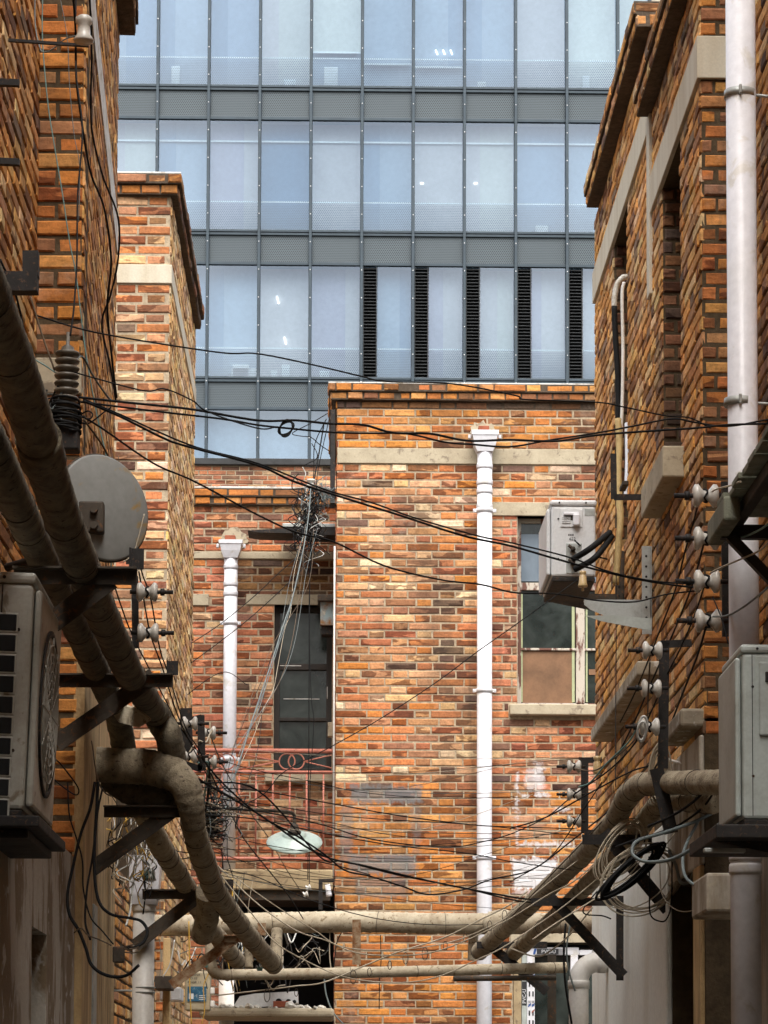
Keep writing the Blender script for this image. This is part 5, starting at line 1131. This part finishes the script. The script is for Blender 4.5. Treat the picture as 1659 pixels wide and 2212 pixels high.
a=at(448+220,1900,16); c=at(709,1922,20.9); MB().lathe(c,(.15,0,-1),[(-.04,.012),(-.04,.02),(.02,.02),(.03,.023),(.05,.022),(.05,.01)],14).build('bulb_holder',M['white_pvc'],None,None,'white bulb holder hanging under the right end of the balcony slab','lamp holder')
a,b_=at(688,1965,21.6),at(697,1898,21.6); m=MB(); m.bbox((a.x,21.6,a.z),(b_.x,21.65,b_.z),.002); a,b_=at(697,1905,21.6),at(722,1898,21.6); m.bbox((a.x,21.6,a.z),(b_.x,21.65,b_.z),.002); m.build('wall_bracket',M['iron'],None,None,'black angle bracket under the right end of the balcony slab','bracket')
for (x,y) in ((666,1918),(660,1932)):
    c=at(x,y,20.9); MB().lathe(c,(1,0,.3),[(-.02,.01),(-.018,.024),(-.01,.024),(0,.012),(.01,.024),(.018,.024),(.02,.01)],16).build('small_insulator',M['porcelain'],None,None,'upper white insulator of the pair under the balcony slab' if y<1925 else 'lower white insulator of the pair under the balcony slab','insulator')
c=at(672,1044,21.2); m=MB(); m.lathe(c,(0,0,1),[(-.03,.008),(-.03,.03),(-.02,.036),(-.008,.02),(.006,.02),(.012,.03),(.02,.036),(.03,.03),(.034,.01)],20); m.build('pin_insulator',M['porcelain'],None,None,'white insulator on the rear parapet beside the cable knot','insulator')
# ================================================================== overhead cables
V='cables across the alley'
wire([(75,680),(180,712),(300,735),(480,762),(556,764),(667,786),(777,812),(834,824),(975,829),(1112,854),(1136,863),(1290,869),(1351,880),(1438,898),(1491,903),(1535,925)],9.6,11.2,3,'black_cable','highest thin twisted cable, crossing in front of the glass building',group=V)
wire([(170,858),(260,868),(330,875),(420,885),(556,908),(640,908),(710,915),(785,918),(850,935),(930,937),(1010,952),(1100,950),(1200,953),(1290,940),(1420,930),(1500,925),(1570,918),(1660,915)],9.1,10.2,4.6,'black_cable','thickest black cable running level from the ribbed insulator to the right downpipe',group=V)
wire([(172,868),(350,890),(480,905),(556,918),(620,925),(720,934),(800,936),(880,937),(960,955),(1020,960),(1102,965),(1180,952),(1290,935),(1360,922),(1450,905),(1500,912),(1570,921),(1660,906)],9.12,10.25,3.8,'black_cable','sagging black cable just under the thickest one, dipping at the white hopper',group=V)
wire([(145,800),(260,832),(320,845),(356,840),(415,865),(450,890),(556,925),(600,922)],9.0,9.4,2.8,'black_cable','short black cable dropping onto the cable knot in front of the tower',group=V)
m=MB(); c=at(618,925,9.6)
for j in range(3): m.tube([at(618+(13+j*2)*math.cos(t)-7*math.sin(t)*.4,925-(17-j*3)*math.sin(t)-8*math.cos(t),9.6+.01*j) for t in [i*.3 for i in range(22)]],.0028,6)
m.build('cable_knot',M['black_cable'],None,None,'small black knot of coiled cable hanging in front of the glass building','cable knot')
wire([(180,866),(260,900),(350,945),(400,963),(556,1005),(640,1042),(780,1087),(860,1112),(1000,1157),(1102,1179),(1200,1207),(1290,1231),(1380,1252),(1480,1267),(1520,1268)],9.1,11.0,4.2,'black_cable','long black diagonal cable passing in front of both white downpipes',group=V)
wire([(180,862),(270,900),(340,932),(430,968),(556,1001),(700,1057),(800,1085),(900,1120),(1030,1157),(1102,1172),(1230,1204),(1320,1236),(1420,1256),(1515,1262)],9.15,10.95,3.2,'black_cable','thinner cable twisted along the long black diagonal one',group=V)
wire([(170,895),(220,925),(330,1000),(420,1040),(556,1112),(640,1150),(720,1170),(830,1222),(950,1252),(1040,1263),(1110,1280),(1200,1283),(1290,1297),(1370,1300),(1440,1284),(1515,1275)],9.1,10.95,3.4,'black_cable','lowest black cable from the ribbed insulator, sagging to the window unit arms',group=V)
wire([(430,1778),(560,1722),(613,1668),(717,1612),(824,1551),(942,1474),(1032,1407),(1113,1350),(1247,1253)],13.4,13.9,2.2,'black_cable','thin black cable rising to the right across the middle of the brick front',group=V)
wire([(535,1480),(480,1452),(400,1505),(396,1520)],20,20,1.6,'black_cable','faint dark wire slanting over the upper part of the left white downpipe')
wire([(680,1170),(600,1240),(556,1282),(480,1345),(405,1395)],20.9,20.5,1.8,'black_cable','dark wire slanting from the cable tangle to the lower left')
wire([(690,1190),(620,1262),(540,1335),(470,1390),(402,1440)],20.9,20.5,1.8,'black_cable','second dark slanting wire below the first at the left downpipe clamp')
L='wires strung low over the alley'
wire([(392,1575),(470,1680),(560,1760),(640,1805),(700,1845),(745,1880),(800,1893),(870,1915),(925,1932),(1000,1922),(1060,1900),(1150,1878),(1230,1820),(1330,1740)],12,13.5,3.2,'black_cable','low black wire with a deep sag below the blue paint marks',group=L)
wire([(400,1660),(440,1690),(556,1757),(690,1845),(800,1873),(950,1908),(1102,1937),(1152,1944)],12,14.6,3.8,'black_cable','upper strand of the thick black pair ending at the pale wall bracket',group=L)
wire([(420,1690),(556,1707),(690,1850),(745,1861),(860,1890),(1000,1918),(1102,1943),(1155,1950)],12.1,14.6,3.2,'black_cable','lower strand of the thick black pair ending at the pale wall bracket',group=L)
wire([(425,1700),(556,1708),(700,1733),(850,1760),(960,1775),(1035,1783),(1100,1786),(1240,1790)],12.1,13.2,2.4,'black_cable','straight thin wire running to the lowest spool of the short rack',group=L)
wire([(425,1722),(556,1735),(680,1755),(800,1768),(1000,1780),(1130,1792),(1250,1806)],12.1,13.2,1.8,'black_cable','faint straight wire just under the one to the short rack',group=L)
wire([(430,1745),(556,1752),(690,1780),(790,1810),(900,1826),(985,1829),(1035,1820),(1102,1802),(1180,1765),(1230,1725)],12.3,13.2,2.4,'black_cable','wire curving up to the middle spool of the short rack',group=L)
wire([(430,1760),(556,1770),(700,1800),(850,1826),(1000,1842),(1110,1862),(1240,1880)],12.3,13.4,2.2,'black_cable','wire crossing the downpipe just above its lowest clamp',group=L)
wire([(412,1610),(480,1720),(520,1800),(556,1850),(620,1930),(655,1985)],12.2,16.8,2.6,'black_cable','black wire plunging from the double rack to the pair of white insulators',group=L)
wire([(455,1590),(480,1650),(530,1740),(580,1810),(620,1880),(657,1935)],12.3,20.8,2.0,'brown_wire','brown wire falling from the tilted spool across the railing',group=L)
wire([(430,1860),(520,1862),(600,1856),(660,1858),(720,1868),(800,1890)],12.6,13,2.2,'black_cable','dark wire skimming the bottom rail of the balcony',group=L)
wire([(490,1880),(556,1895),(660,1940),(760,1972),(850,1990),(950,1998),(1060,1996)],14.5,17.0,1.8,'black_cable','thin dark wire descending from the balcony to lie along the cross pipe',group=L)
wire([(440,1840),(500,1920),(556,1988),(600,2040),(680,2085),(750,2112),(830,2122),(900,2120),(960,2105),(1020,2078),(1080,2050),(1150,2005),(1230,1948),(1330,1860),(1430,1740)],13.4,13.2,2.8,'pale_wire','pale rope with the deepest sag, touching the lower cross pipe',group=L)
wire([(470,1870),(556,1952),(640,2010),(700,2030),(770,2058),(850,2064),(930,2058),(1010,2030),(1100,1985),(1180,1935),(1260,1888),(1380,1760)],13.6,13.2,2.8,'pale_wire','pale rope sagging just above the deepest one',group=L)
wire([(500,1890),(600,1960),(680,2010),(730,2042),(800,2052),(900,2048),(990,2030),(1080,1990),(1110,1968),(1200,1895),(1260,1850)],13.8,13.8,2.2,'pale_wire','upper pale rope crossing the main cross pipe near the downpipe',group=L)
wire([(470,2150),(560,2140),(640,2130),(700,2122),(790,2085),(862,2056),(960,2025),(1040,1985),(1100,1955),(1140,1925)],15.4,15.0,3.0,'pale_wire','pale rope strung with small wire loops above the lower cross pipe',group=L)
for i,(x,y) in enumerate(((577,2140),(640,2134),(763,2100),(798,2090),(842,2075),(876,2060),(918,2050),(962,2033),(1005,2015),(1058,1990),(1090,1968))):
    c=at(x,y+10,15.15); m=MB(); r_=random.Random(i); a_=r_.uniform(.6,1.3)*12*15/F
    m.tube([c+Vector((a_*.45*math.cos(t),.003*math.sin(3*t),a_*math.sin(t)+0)) for t in [j*.35 for j in range(19)]],.0022,5,caps=False)
    m.build('wire_loop',M['iron_brown'],None,None,'one of the small wire loops hanging from the pale rope','wire loop','small loops on the pale rope')
# vertical bundle in front of the left rear wall
B='cables dropping past the dark sash window'
wire([(672,1040),(668,1100),(660,1160),(650,1210),(632,1290),(612,1350),(590,1420),(560,1510),(540,1570),(525,1620),(505,1680),(490,1740),(455,1760)],21.0,13.2,2.6,'grey_cable','thickest grey cable falling from the cable tangle to the balcony rail',group=B)
wire([(665,1130),(655,1190),(640,1260),(622,1330),(600,1400),(575,1480),(556,1540),(530,1600),(515,1660),(490,1700)],20.8,14,1.6,'grey_cable','thin pale cable alongside the thickest grey one',group=B)
wire([(655,1160),(635,1240),(628,1320),(615,1360),(600,1440),(590,1490),(570,1530),(548,1590),(520,1650)],20.8,16,1.0,'pale_wire','loose pale wire wandering right of the grey cable',group=B)
wire([(705,905),(680,960),(678,1020),(672,1080),(670,1200),(668,1400),(667,1640),(665,1900)],21.6,21.6,2.0,'black_cable','straight black wire hanging in front of the sash window',group=B)
wire([(712,900),(690,1000),(684,1040),(678,1130),(668,1300),(672,1500),(678,1560),(670,1700),(668,1935)],21.5,21.5,1.8,'black_cable','second slightly wavy black wire hanging in front of the sash window',group=B)
wire([(708,893),(670,915),(640,930),(632,938),(650,942),(672,945),(690,960),(712,975)],21.8,21.8,1.8,'black_cable','looping wire between the tower glass and the black strip')
wire([(700,915),(694,950),(688,985),(680,1030),(676,1075)],21.7,21.5,3,'black_cable','bent black cable entering the top of the cable tangle')
# tangle above the left rear wall
m=MB(); r_=random.Random(21)
for j in range(95):
    cx_,cy_=r_.gauss(668,14),r_.gauss(1125,42); P_=[]
    for i in range(5): P_.append(at(cx_+r_.gauss(0,11),cy_+(i-2)*r_.uniform(6,20),21.6+r_.uniform(-.25,.25)))
    m.tube(spl(P_,5),.0035*r_.uniform(.6,1.3),5,m=(0,0,0,0,0,0,1,2)[j%8])
m.build('wire_tangle',[M['black_cable'],M['white_wire'],M['grey_cable']],None,None,'dense tangle of black and grey wires before the left rear wall','wires',kind='stuff')
m=MB(); r_=random.Random(22)
for j in range(26):
    P_=[at(r_.gauss(700,10),r_.gauss(1070,16),21.8+r_.uniform(-.1,.1)) for i in range(4)]; m.tube(spl(P_,5),.002,4)
m.build('wire_fuzz',M['grey_cable'],None,None,'fine grey wire fuzz beside the black strip','wires',kind='stuff')
m=MB(); r_=random.Random(24)
for j in range(46):
    x_=r_.gauss(455,20); y_=r_.gauss(1765,38); P_=[]
    for i in range(5): P_.append(at(x_+r_.gauss(0,20),y_+r_.gauss(0,20),12.9+r_.uniform(-.2,.25)))
    m.tube(spl(P_,6),.0024*r_.uniform(.6,1.3),5,m=(0,0,1,2)[j%4])
m.build('wire_tangle',[M['black_cable'],M['grey_cable'],M['pale_wire']],None,None,'tangle of thin wires around the insulator left of the green lamp','wires',kind='stuff')
# cable tangle in dark at the foot of the left pipes
m=MB(); r_=random.Random(26)
for j in range(44):
    x_=r_.uniform(230,330); y_=r_.uniform(1740,1900)+ (x_-230)*.5; P_=[at(x_+r_.gauss(0,10),y_+(i-2)*22+r_.gauss(0,6),12.6+r_.uniform(-.2,.3)) for i in range(5)]
    m.tube(spl(P_,5),.0028*r_.uniform(.6,1.3),5,m=(0,1,2,3)[j%4])
m.build('wire_tangle',[M['black_cable'],M['pale_wire'],M['white_wire'],M['yellow_wire']],None,None,'tangle of pale and yellow wires behind the left slanting pipes','wires',kind='stuff')
m=MB(); r_=random.Random(27)
for j in range(60):
    x_=r_.uniform(375,700); y_=r_.uniform(2010,2120); P_=[at(x_+(i-2)*r_.uniform(4,18),y_+r_.gauss(0,14),19.2+r_.uniform(-.4,.6)) for i in range(5)]
    m.tube(spl(P_,5),.0042*r_.uniform(.5,1.3),5,m=(0,1,2,0,4)[j%5])
m.build('wire_tangle',[M['black_cable'],M['pale_wire'],M['white_wire'],M['yellow_wire'],M['grey_cable']],None,None,'messy wires strung inside the dark opening behind the cross pipes','wires',kind='stuff')
for (pts,Y,w_,mt,lb_) in [
 ([(454,2080),(452,2100),(440,2130),(442,2180),(436,2212)],17,2.2,'yellow_wire','yellow wire hanging beside the meter box'),
 ([(408,1990),(409,2060),(410,2130),(414,2215)],16.5,2.6,'yellow_wire','bright yellow wire hanging straight left of the meter box'),
 ([(377,2030),(368,2080),(352,2110)],16.5,2.6,'white_wire','pale wire falling behind the brace left of the meter box'),
 ([(700,2110),(705,2150),(722,2190),(760,2230)],20,3.2,'grey_cable','grey green cable falling to the foot of the central building'),
 ([(746,2000),(728,2035),(722,2080),(718,2110)],17,2.2,'black_cable','black wire curving down left of the rusty strap post'),
 ([(822,2020),(823,2080),(820,2110),(819,2180)],17,2.0,'black_cable','thin black wire hanging below the middle of the cross pipe'),
 ([(713,2000),(712,2060),(716,2100)],17,2.2,'pale_wire','pale wire hanging from the cross pipe by the opening')]:
    wire(pts,Y,Y,w_,mt,lb_)
# right side cords
H='cords at the right spools'
wire([(1538,1062),(1550,1056),(1580,1048),(1600,1040)],10.8,9.5,3.4,'pale_wire','pale cord from the topmost spool up to the plank shelf',group=H)
wire([(1534,1145),(1552,1148),(1580,1160),(1610,1158),(1640,1145),(1660,1132)],10.8,9.6,4.2,'teal_wire','light blue cord running right from the second spool',group=H)
wire([(1534,1238),(1560,1225),(1600,1208),(1640,1190),(1660,1172)],10.8,9.6,3.6,'pale_wire','tan cord running right and up from the third spool',group=H)
wire([(1540,1332),(1570,1330),(1605,1312),(1640,1285),(1660,1268)],10.8,9.6,4.0,'grey_cable','dark green cord running right and up from the lowest spool',group=H)
for i,(pts,w_,lb_) in enumerate([([(1515,1060),(1500,1120),(1480,1190),(1460,1270),(1430,1350),(1395,1440),(1370,1500),(1340,1560)],3.2,'leftmost black wire slanting down from the topmost right spool'),
 ([(1520,1175),(1500,1250),(1470,1330),(1440,1400),(1400,1490),(1370,1560),(1330,1640)],3.6,'black wire slanting down from the second right spool'),
 ([(1522,1265),(1500,1330),(1470,1400),(1440,1460),(1410,1530),(1375,1600),(1320,1660),(1240,1716)],3.2,'black wire slanting from the third right spool toward the short rack'),
 ([(1525,1355),(1505,1420),(1470,1510),(1440,1590),(1420,1650),(1370,1720)],4.0,'thick black wire from the lowest right spool to the white wire coil'),
 ([(1540,1290),(1560,1340),(1573,1390)],3,'short black wire slanting behind the downpipe to the right unit'),
 ([(1404,1430),(1400,1500),(1395,1560),(1360,1610),(1310,1650),(1280,1665),(1240,1660)],3.0,'brown wire curving from the post to the upper spool of the short rack')]):
    wire(pts,10.9,13.0 if i not in(4,) else 10.6,w_,'brown_wire' if i==5 else 'black_cable',lb_,group='wires slanting down from the right spools')
wire([(1331,1240),(1331,1400),(1330,1560),(1330,1700)],14,13.2,1.8,'black_cable','straight thin black wire hanging down the right wall')
for (pts,w_,mt,lb_) in [([(1250,1700),(1275,1690),(1310,1650),(1360,1600),(1380,1560)],3.2,'teal_wire','teal cord from the middle spool of the short rack to the wall'),
 ([(1100,1985),(1200,1880),(1300,1775),(1400,1650),(1440,1590)],2.6,'brown_wire','long tan wire rising beside the right slanting pipe'),
 ([(1102,1905),(1190,1850),(1260,1750),(1300,1690)],2.2,'black_cable','thin wire crossing the white paint patches'),
 ([(1102,1790),(1180,1765),(1280,1710),(1360,1668),(1400,1655)],3.0,'black_cable','black cable running up from the downpipe over the short rack'),
 ([(1556,1620),(1500,1720),(1450,1810),(1380,1880),(1320,1920),(1200,1995),(1150,2030)],2.8,'pale_wire','pale cord running down beside the thick black loops'),
 ([(1436,1590),(1480,1625),(1530,1660),(1560,1690)],2.8,'white_wire','white cord from the coil to the right unit'),
 ([(1440,1640),(1490,1655),(1560,1685)],6,'foil','crumpled pale rope lying on the horizontal right pipe')]:
    wire(pts,12.6 if pts[0][0]>1200 else 14,12.2 if mt!='foil' else 11.2,w_,mt,lb_)
def coil(cx_,cy_,rx_,ry_,n_,Y,w_,mat,label,rot=0,seed=1,jit=.12,name='wire_coil'):
    r_=random.Random(seed); m=MB()
    for j in range(n_):
        a_,b_=rx_*r_.uniform(1-jit,1+jit),ry_*r_.uniform(1-jit,1+jit); ox,oy=r_.gauss(0,rx_*jit*.5),r_.gauss(0,ry_*jit*.4); y_=Y+r_.uniform(-.05,.05); p_=[]
        for i in range(33):
            t=2*math.pi*i/32; u_,v_=a_*math.cos(t),b_*math.sin(t); p_.append(at(cx_+ox+u_*math.cos(rot)-v_*math.sin(rot),cy_+oy+u_*math.sin(rot)+v_*math.cos(rot),y_+.02*math.sin(t)))
        m.tube(p_,w_*.62*Y/F,5,caps=False)
    return m.build(name,M[mat],None,None,label,'coil')
coil(1425,1668,19,55,8,11.9,2.6,'pale_wire','upright coil of pale wire hanging on the right insulator post',.05,3,.25)
coil(1387,1578,10,24,2,11.6,4.5,'white_wire','pair of thick white wire loops on the bottom spool of the post',.15,4,.2)
coil(1345,1835,62,38,9,12.6,2.6,'pale_wire','tan wire coil draped over the right bracket',-1.0,5,.22)
coil(1385,1905,75,62,9,12.5,2.3,'pale_wire','wide loose coil of tan wire in front of the pale plastered wall',-.5,6,.22)
coil(1365,1882,80,19,12,12.2,5.0,'black_cable','flat bundle of black cable loops hanging on the right bracket',-.72,7,.14)
wire([(1560,1745),(1500,1775),(1430,1800),(1380,1815),(1366,1832),(1370,1850),(1400,1862),(1450,1856),(1500,1830),(1545,1790),(1590,1740)],11.6,10.6,7.0,'grey_cable','thick grey green cable looping below the horizontal right pipe')
wire([(1510,1770),(1480,1830),(1475,1870),(1485,1900),(1515,1915),(1560,1900),(1600,1860)],11.6,10.6,6.6,'grey_cable','second thick cable loop hanging under the right air conditioner')
wire([(1575,1590),(1560,1650),(1520,1710),(1480,1745),(1440,1768),(1400,1785)],10.9,11.8,5.2,'black_cable','upper black cable sweeping left past the right air conditioner')
wire([(1570,1640),(1530,1730),(1470,1780),(1420,1800),(1380,1812),(1330,1830)],11,12.2,4.4,'black_cable','lower black cable sweeping left past the right air conditioner')
wire([(1440,1740),(1470,1730),(1530,1700),(1556,1680)],12,11.4,4,'grey_cable','grey cable lying over the lower right wrapped pipe')
wire([(1402,1850),(1403,1920),(1405,1975),(1425,1990),(1440,1985),(1450,1950),(1452,1850)],12.4,12.4,3.2,'black_cable','black cable loop dangling over the pale plastered wall')
wire([(1425,1860),(1430,1930),(1460,1965),(1500,1965),(1540,1930),(1560,1870),(1575,1830)],12.3,11.6,2.2,'pale_wire','slim pale wire loop hanging below the thick right loops')
wire([(1445,1838),(1460,1870),(1470,1905),(1490,1905),(1500,1880)],12.2,12,7,'grey_cable','stubby grey conduit elbow behind the right cable loops')
wire([(1222,1995),(1218,2060),(1222,2130),(1235,2212)],15.4,15.4,4.6,'black_cable','thick black cable hanging in front of the film-covered frame')
wire([(1232,1995),(1224,2050),(1230,2100),(1242,2140)],15.45,15.45,3.4,'grey_cable','grey cable hanging beside the thick black one')
wire([(1290,1925),(1262,1960),(1265,1975),(1300,1978),(1320,1985)],14.9,14.9,3.0,'black_cable','short dark cable hooking onto the pale plastered wall')
wire([(1102,2048),(1150,2065),(1180,2060),(1230,2020),(1280,1960)],15.6,15,3.0,'pale_wire','pale cord sagging under the right slanting pipes')
# left side drops
D='cables running down the left brick pier'
wire([(155,-40),(163,60),(165,170),(176,260),(195,370),(225,450),(240,560),(232,660),(240,760),(252,860)],9.3,10.2,4.2,'black_cable','thick black cable snaking down beside the white line on the left',group=D)
wire([(192,-40),(198,100),(196,220),(200,290),(222,380),(255,470),(255,560),(238,640),(220,700),(238,790),(250,865)],9.6,10.4,3.8,'black_cable','black cable crossing over the thick one on the left pier',group=D)
wire([(164,-20),(164,150),(178,280),(168,420),(166,560),(160,660),(152,725)],9.6,8.95,3.4,'black_cable','black cable hanging straight down to the ribbed insulator',group=D)
wire([(92,-20),(92,90),(103,220),(115,300),(135,420),(150,520),(165,600),(185,760),(210,900),(238,1040),(240,1240)],10.0,10.1,2.4,'teal_wire','thin green wire trailing down the left brick pier',group=D)
wire([(127,-20),(145,80),(150,180),(160,290),(172,360),(170,480)],10.0,10.0,1.8,'grey_cable','faint grey wire right of the thin green one',group=D)
wire([(76,-30),(76,50),(85,100),(95,113),(115,105),(140,85),(170,75),(185,62)],9.2,9.0,2.6,'grey_cable','slack grey lead looping to the top left pin insulator')
wire([(0,560),(35,640),(60,760),(75,850),(85,900)],8.6,8.9,4.6,'black_cable','dark cable following the upper left pipe toward the ribbed insulator')
wire([(66,640),(90,720),(118,800)],9,9,4.2,'brown_wire','brown stay running down to the ribbed insulator')
wire([(72,775),(95,788),(110,798),(130,812)],9,9,3,'teal_wire','short grey green cord tied to the ribbed insulator')
wire([(150,793),(170,772),(182,775),(200,810),(235,860),(250,868)],9.0,9.4,4,'grey_cable','grey cable arching off the ribbed insulator')
wire([(180,905),(220,960),(245,1010),(262,1050),(278,1075)],9.1,9.5,4,'brown_wire','brown cable descending behind the satellite dish')
wire([(150,890),(190,905),(200,895),(190,888),(175,895),(165,905),(190,915),(225,890),(240,880)],9.1,9.2,3.2,'black_cable','curly black cable end beside the ribbed insulator')
m=MB(); r_=random.Random(41)
for j in range(30):
    P_=[at(r_.gauss(105,14)+i*2,r_.gauss(885,25)+i*14,9.0+r_.uniform(-.05,.08)) for i in range(4)]; m.tube(spl(P_,6),.0032,5,m=(0,0,1)[j%3])
m.build('wire_tangle',[M['black_cable'],M['grey_cable']],None,None,'black tangle of wires behind the ribbed insulator','wires',kind='stuff')
for i,(pts,lb_) in enumerate([([(244,1255),(262,1310),(285,1370),(330,1460),(380,1560),(402,1640)],'left wire slanting past the thin black rack'),
 ([(300,1235),(308,1280),(325,1370),(350,1440),(390,1560),(450,1680)],'middle wire slanting past the thin black rack'),
 ([(296,1150),(305,1230),(325,1290),(345,1400),(365,1460),(400,1570),(430,1620),(470,1700)],'right wire slanting past the white spools of the thin rack')]):
    wire(pts,9.4,12.0,2.8,'black_cable',lb_,group='wires slanting past the thin rack')
wire([(256,985),(263,1060),(272,1130)],9.6,9.6,1.8,'brown_wire','thin brown wire above the satellite dish')
wire([(430,1600),(445,1603),(452,1588),(459,1578)],12.1,12.2,3.4,'pale_wire','pale cord tied between the topmost and tilted balcony spools')
wire([(392,1655),(400,1640),(418,1610)],12,12,3,'pale_wire','short pale stick of wire at the double rack')
wire([(428,1648),(446,1646),(450,1655),(444,1700),(440,1750)],12.1,12.6,3.6,'teal_wire','teal cord dropping from the double rack')
wire([(452,1652),(452,1690),(446,1740),(440,1755)],12.3,12.7,5.0,'black_cable','thick black cable dropping beside the teal cord')
E_='black cables looping down the lower left wall'
wire([(205,1690),(195,1745),(175,1800),(158,1870),(146,1930),(150,1975),(170,2010),(186,2050),(195,2080),(215,2100),(245,2110),(275,2106),(300,2085)],9.9,9.6,6.4,'black_cable','outermost thick black cable loop on the lower left wall',group=E_)
wire([(212,1690),(208,1760),(204,1830),(205,1900),(215,1950),(240,1975),(280,1983),(305,1990),(318,2010),(312,2032),(295,2045),(275,2048)],9.9,9.6,6.0,'black_cable','inner thick black cable sweeping round in front of the lower left downpipe',group=E_)
wire([(222,1700),(210,1760),(200,1850),(188,1920),(184,1990),(195,2030)],9.95,9.7,4.4,'black_cable','straighter black cable between the two lower left loops',group=E_)
wire([(146,1690),(150,1760),(165,1810),(178,1860),(180,1920),(195,1980),(220,2010),(245,2040)],9.8,9.7,3.2,'black_cable','slim black cable joining the small junction box at lower left',group=E_)
wire([(120,1640),(135,1655),(165,1695),(170,1712),(160,1716),(130,1695),(115,1682)],8.6,8.7,2.8,'black_cable','black cable loop sticking out behind the left air conditioner')
wire([(198,1600),(210,1680),(225,1710),(240,1720)],9.9,9.9,3.0,'brown_wire','brown cable hanging off the horizontal left pipe')
wire([(160,2015),(175,2005),(190,2020),(215,2030),(240,2042)],9.7,9.6,2.8,'brown_wire','brown lead entering the small junction box from the left')
for i in range(3): wire([(268,2045+i*6),(290,2040+i*9),(300,2035+i*10)],9.6,9.6,3,'brown_wire','one of three short leads leaving the small junction box',group='leads of the small junction box')
c=at(256,2062,9.65); MB().bbox(c+Vector((-.02,-.01,-.028)),c+Vector((.02,.03,.028)),.005).build('junction_box',M['iron_brown'],None,None,'small dark junction box where the lower left cables meet','box')
wire([(295,1855),(292,1880),(286,1920),(282,1965),(272,2000)],12.8,12.4,4,'white_wire','white cable hanging left of the pale funnel')
for i,(x,y) in enumerate(((285,1870),(300,1875))): coil(x,y,7+3*i,26,2,12.8,2.6,'white_wire',('narrow white wire loop left of the pale funnel','wider white wire loop in front of the pale funnel')[i],.2,60+i,.2)
wire([(312,1895),(314,1930),(309,1975)],12.9,12.9,3,'black_cable','black cable hanging in front of the pale funnel')
for (x0_,y0_,x1_,y1_,hh,l_) in ((-10,178,42,180,16,'upper dark iron peg sticking out of the left wall'),(-10,349,42,351,16,'lower dark iron peg sticking out of the left wall')):
    MB().beam(at(x0_,y0_,8.7),at(x1_,y1_,8.7),.022,.02).build('iron_peg',M['iron'],None,None,l_,'peg')
m=MB(); a=at(0,612,8.5); m.beam(at(-20,612,8.5),at(82,612,8.5),.055,.06); m.beam(at(67,545,8.5),at(67,600,8.5),.048,.04,(0,1,0)); m.build('iron_bracket',M['iron'],None,None,'heavy black iron bracket at the left edge above the upper pipe','bracket')

r_=random.Random(77)
for i in range(18):
    y0_=r_.uniform(1590,1880); y1_=y0_+r_.uniform(-60,120); x1_=r_.uniform(1080,1270); sg=r_.uniform(10,90)
    P_=[(r_.uniform(398,440)+(x1_-410)*t, y0_+(y1_-y0_)*t+sg*4*t*(1-t)+r_.uniform(-3,3)) for t in (0,.18,.36,.55,.75,1)]
    wire(P_,12.3,13.6,r_.uniform(.8,1.5),('black_cable','black_cable','brown_wire','grey_cable','pale_wire')[i%5],'one of the hair-thin wires in the web strung low across the alley',group='hair-thin wires across the alley')
for i in range(6):
    x0_=r_.uniform(655,690); P_=[(x0_+r_.gauss(0,5),1140),(x0_-r_.uniform(10,40),1250+r_.uniform(-20,20)),(x0_-r_.uniform(50,110),1420+r_.uniform(-30,30)),(x0_-r_.uniform(110,190),1640),(470+r_.uniform(-30,40),1770)]
    wire(P_,20.8,14.5,r_.uniform(.8,1.3),('black_cable','brown_wire','grey_cable')[i%3],'one of the hair-thin wires fanning down from the cable tangle',group='hair-thin wires below the tangle')
for i in range(10):
    x0_=r_.uniform(340,560); P_=[(x0_+r_.gauss(0,8),1900+j*60+r_.gauss(0,8)) for j in range(5)]
    wire(P_,17.3,17.3,r_.uniform(1,1.8),('black_cable','grey_cable','pale_wire','yellow_wire','black_cable')[i%5],'one of the thin wires dangling behind the left end of the cross pipe',group='wires dangling by the cross pipe')
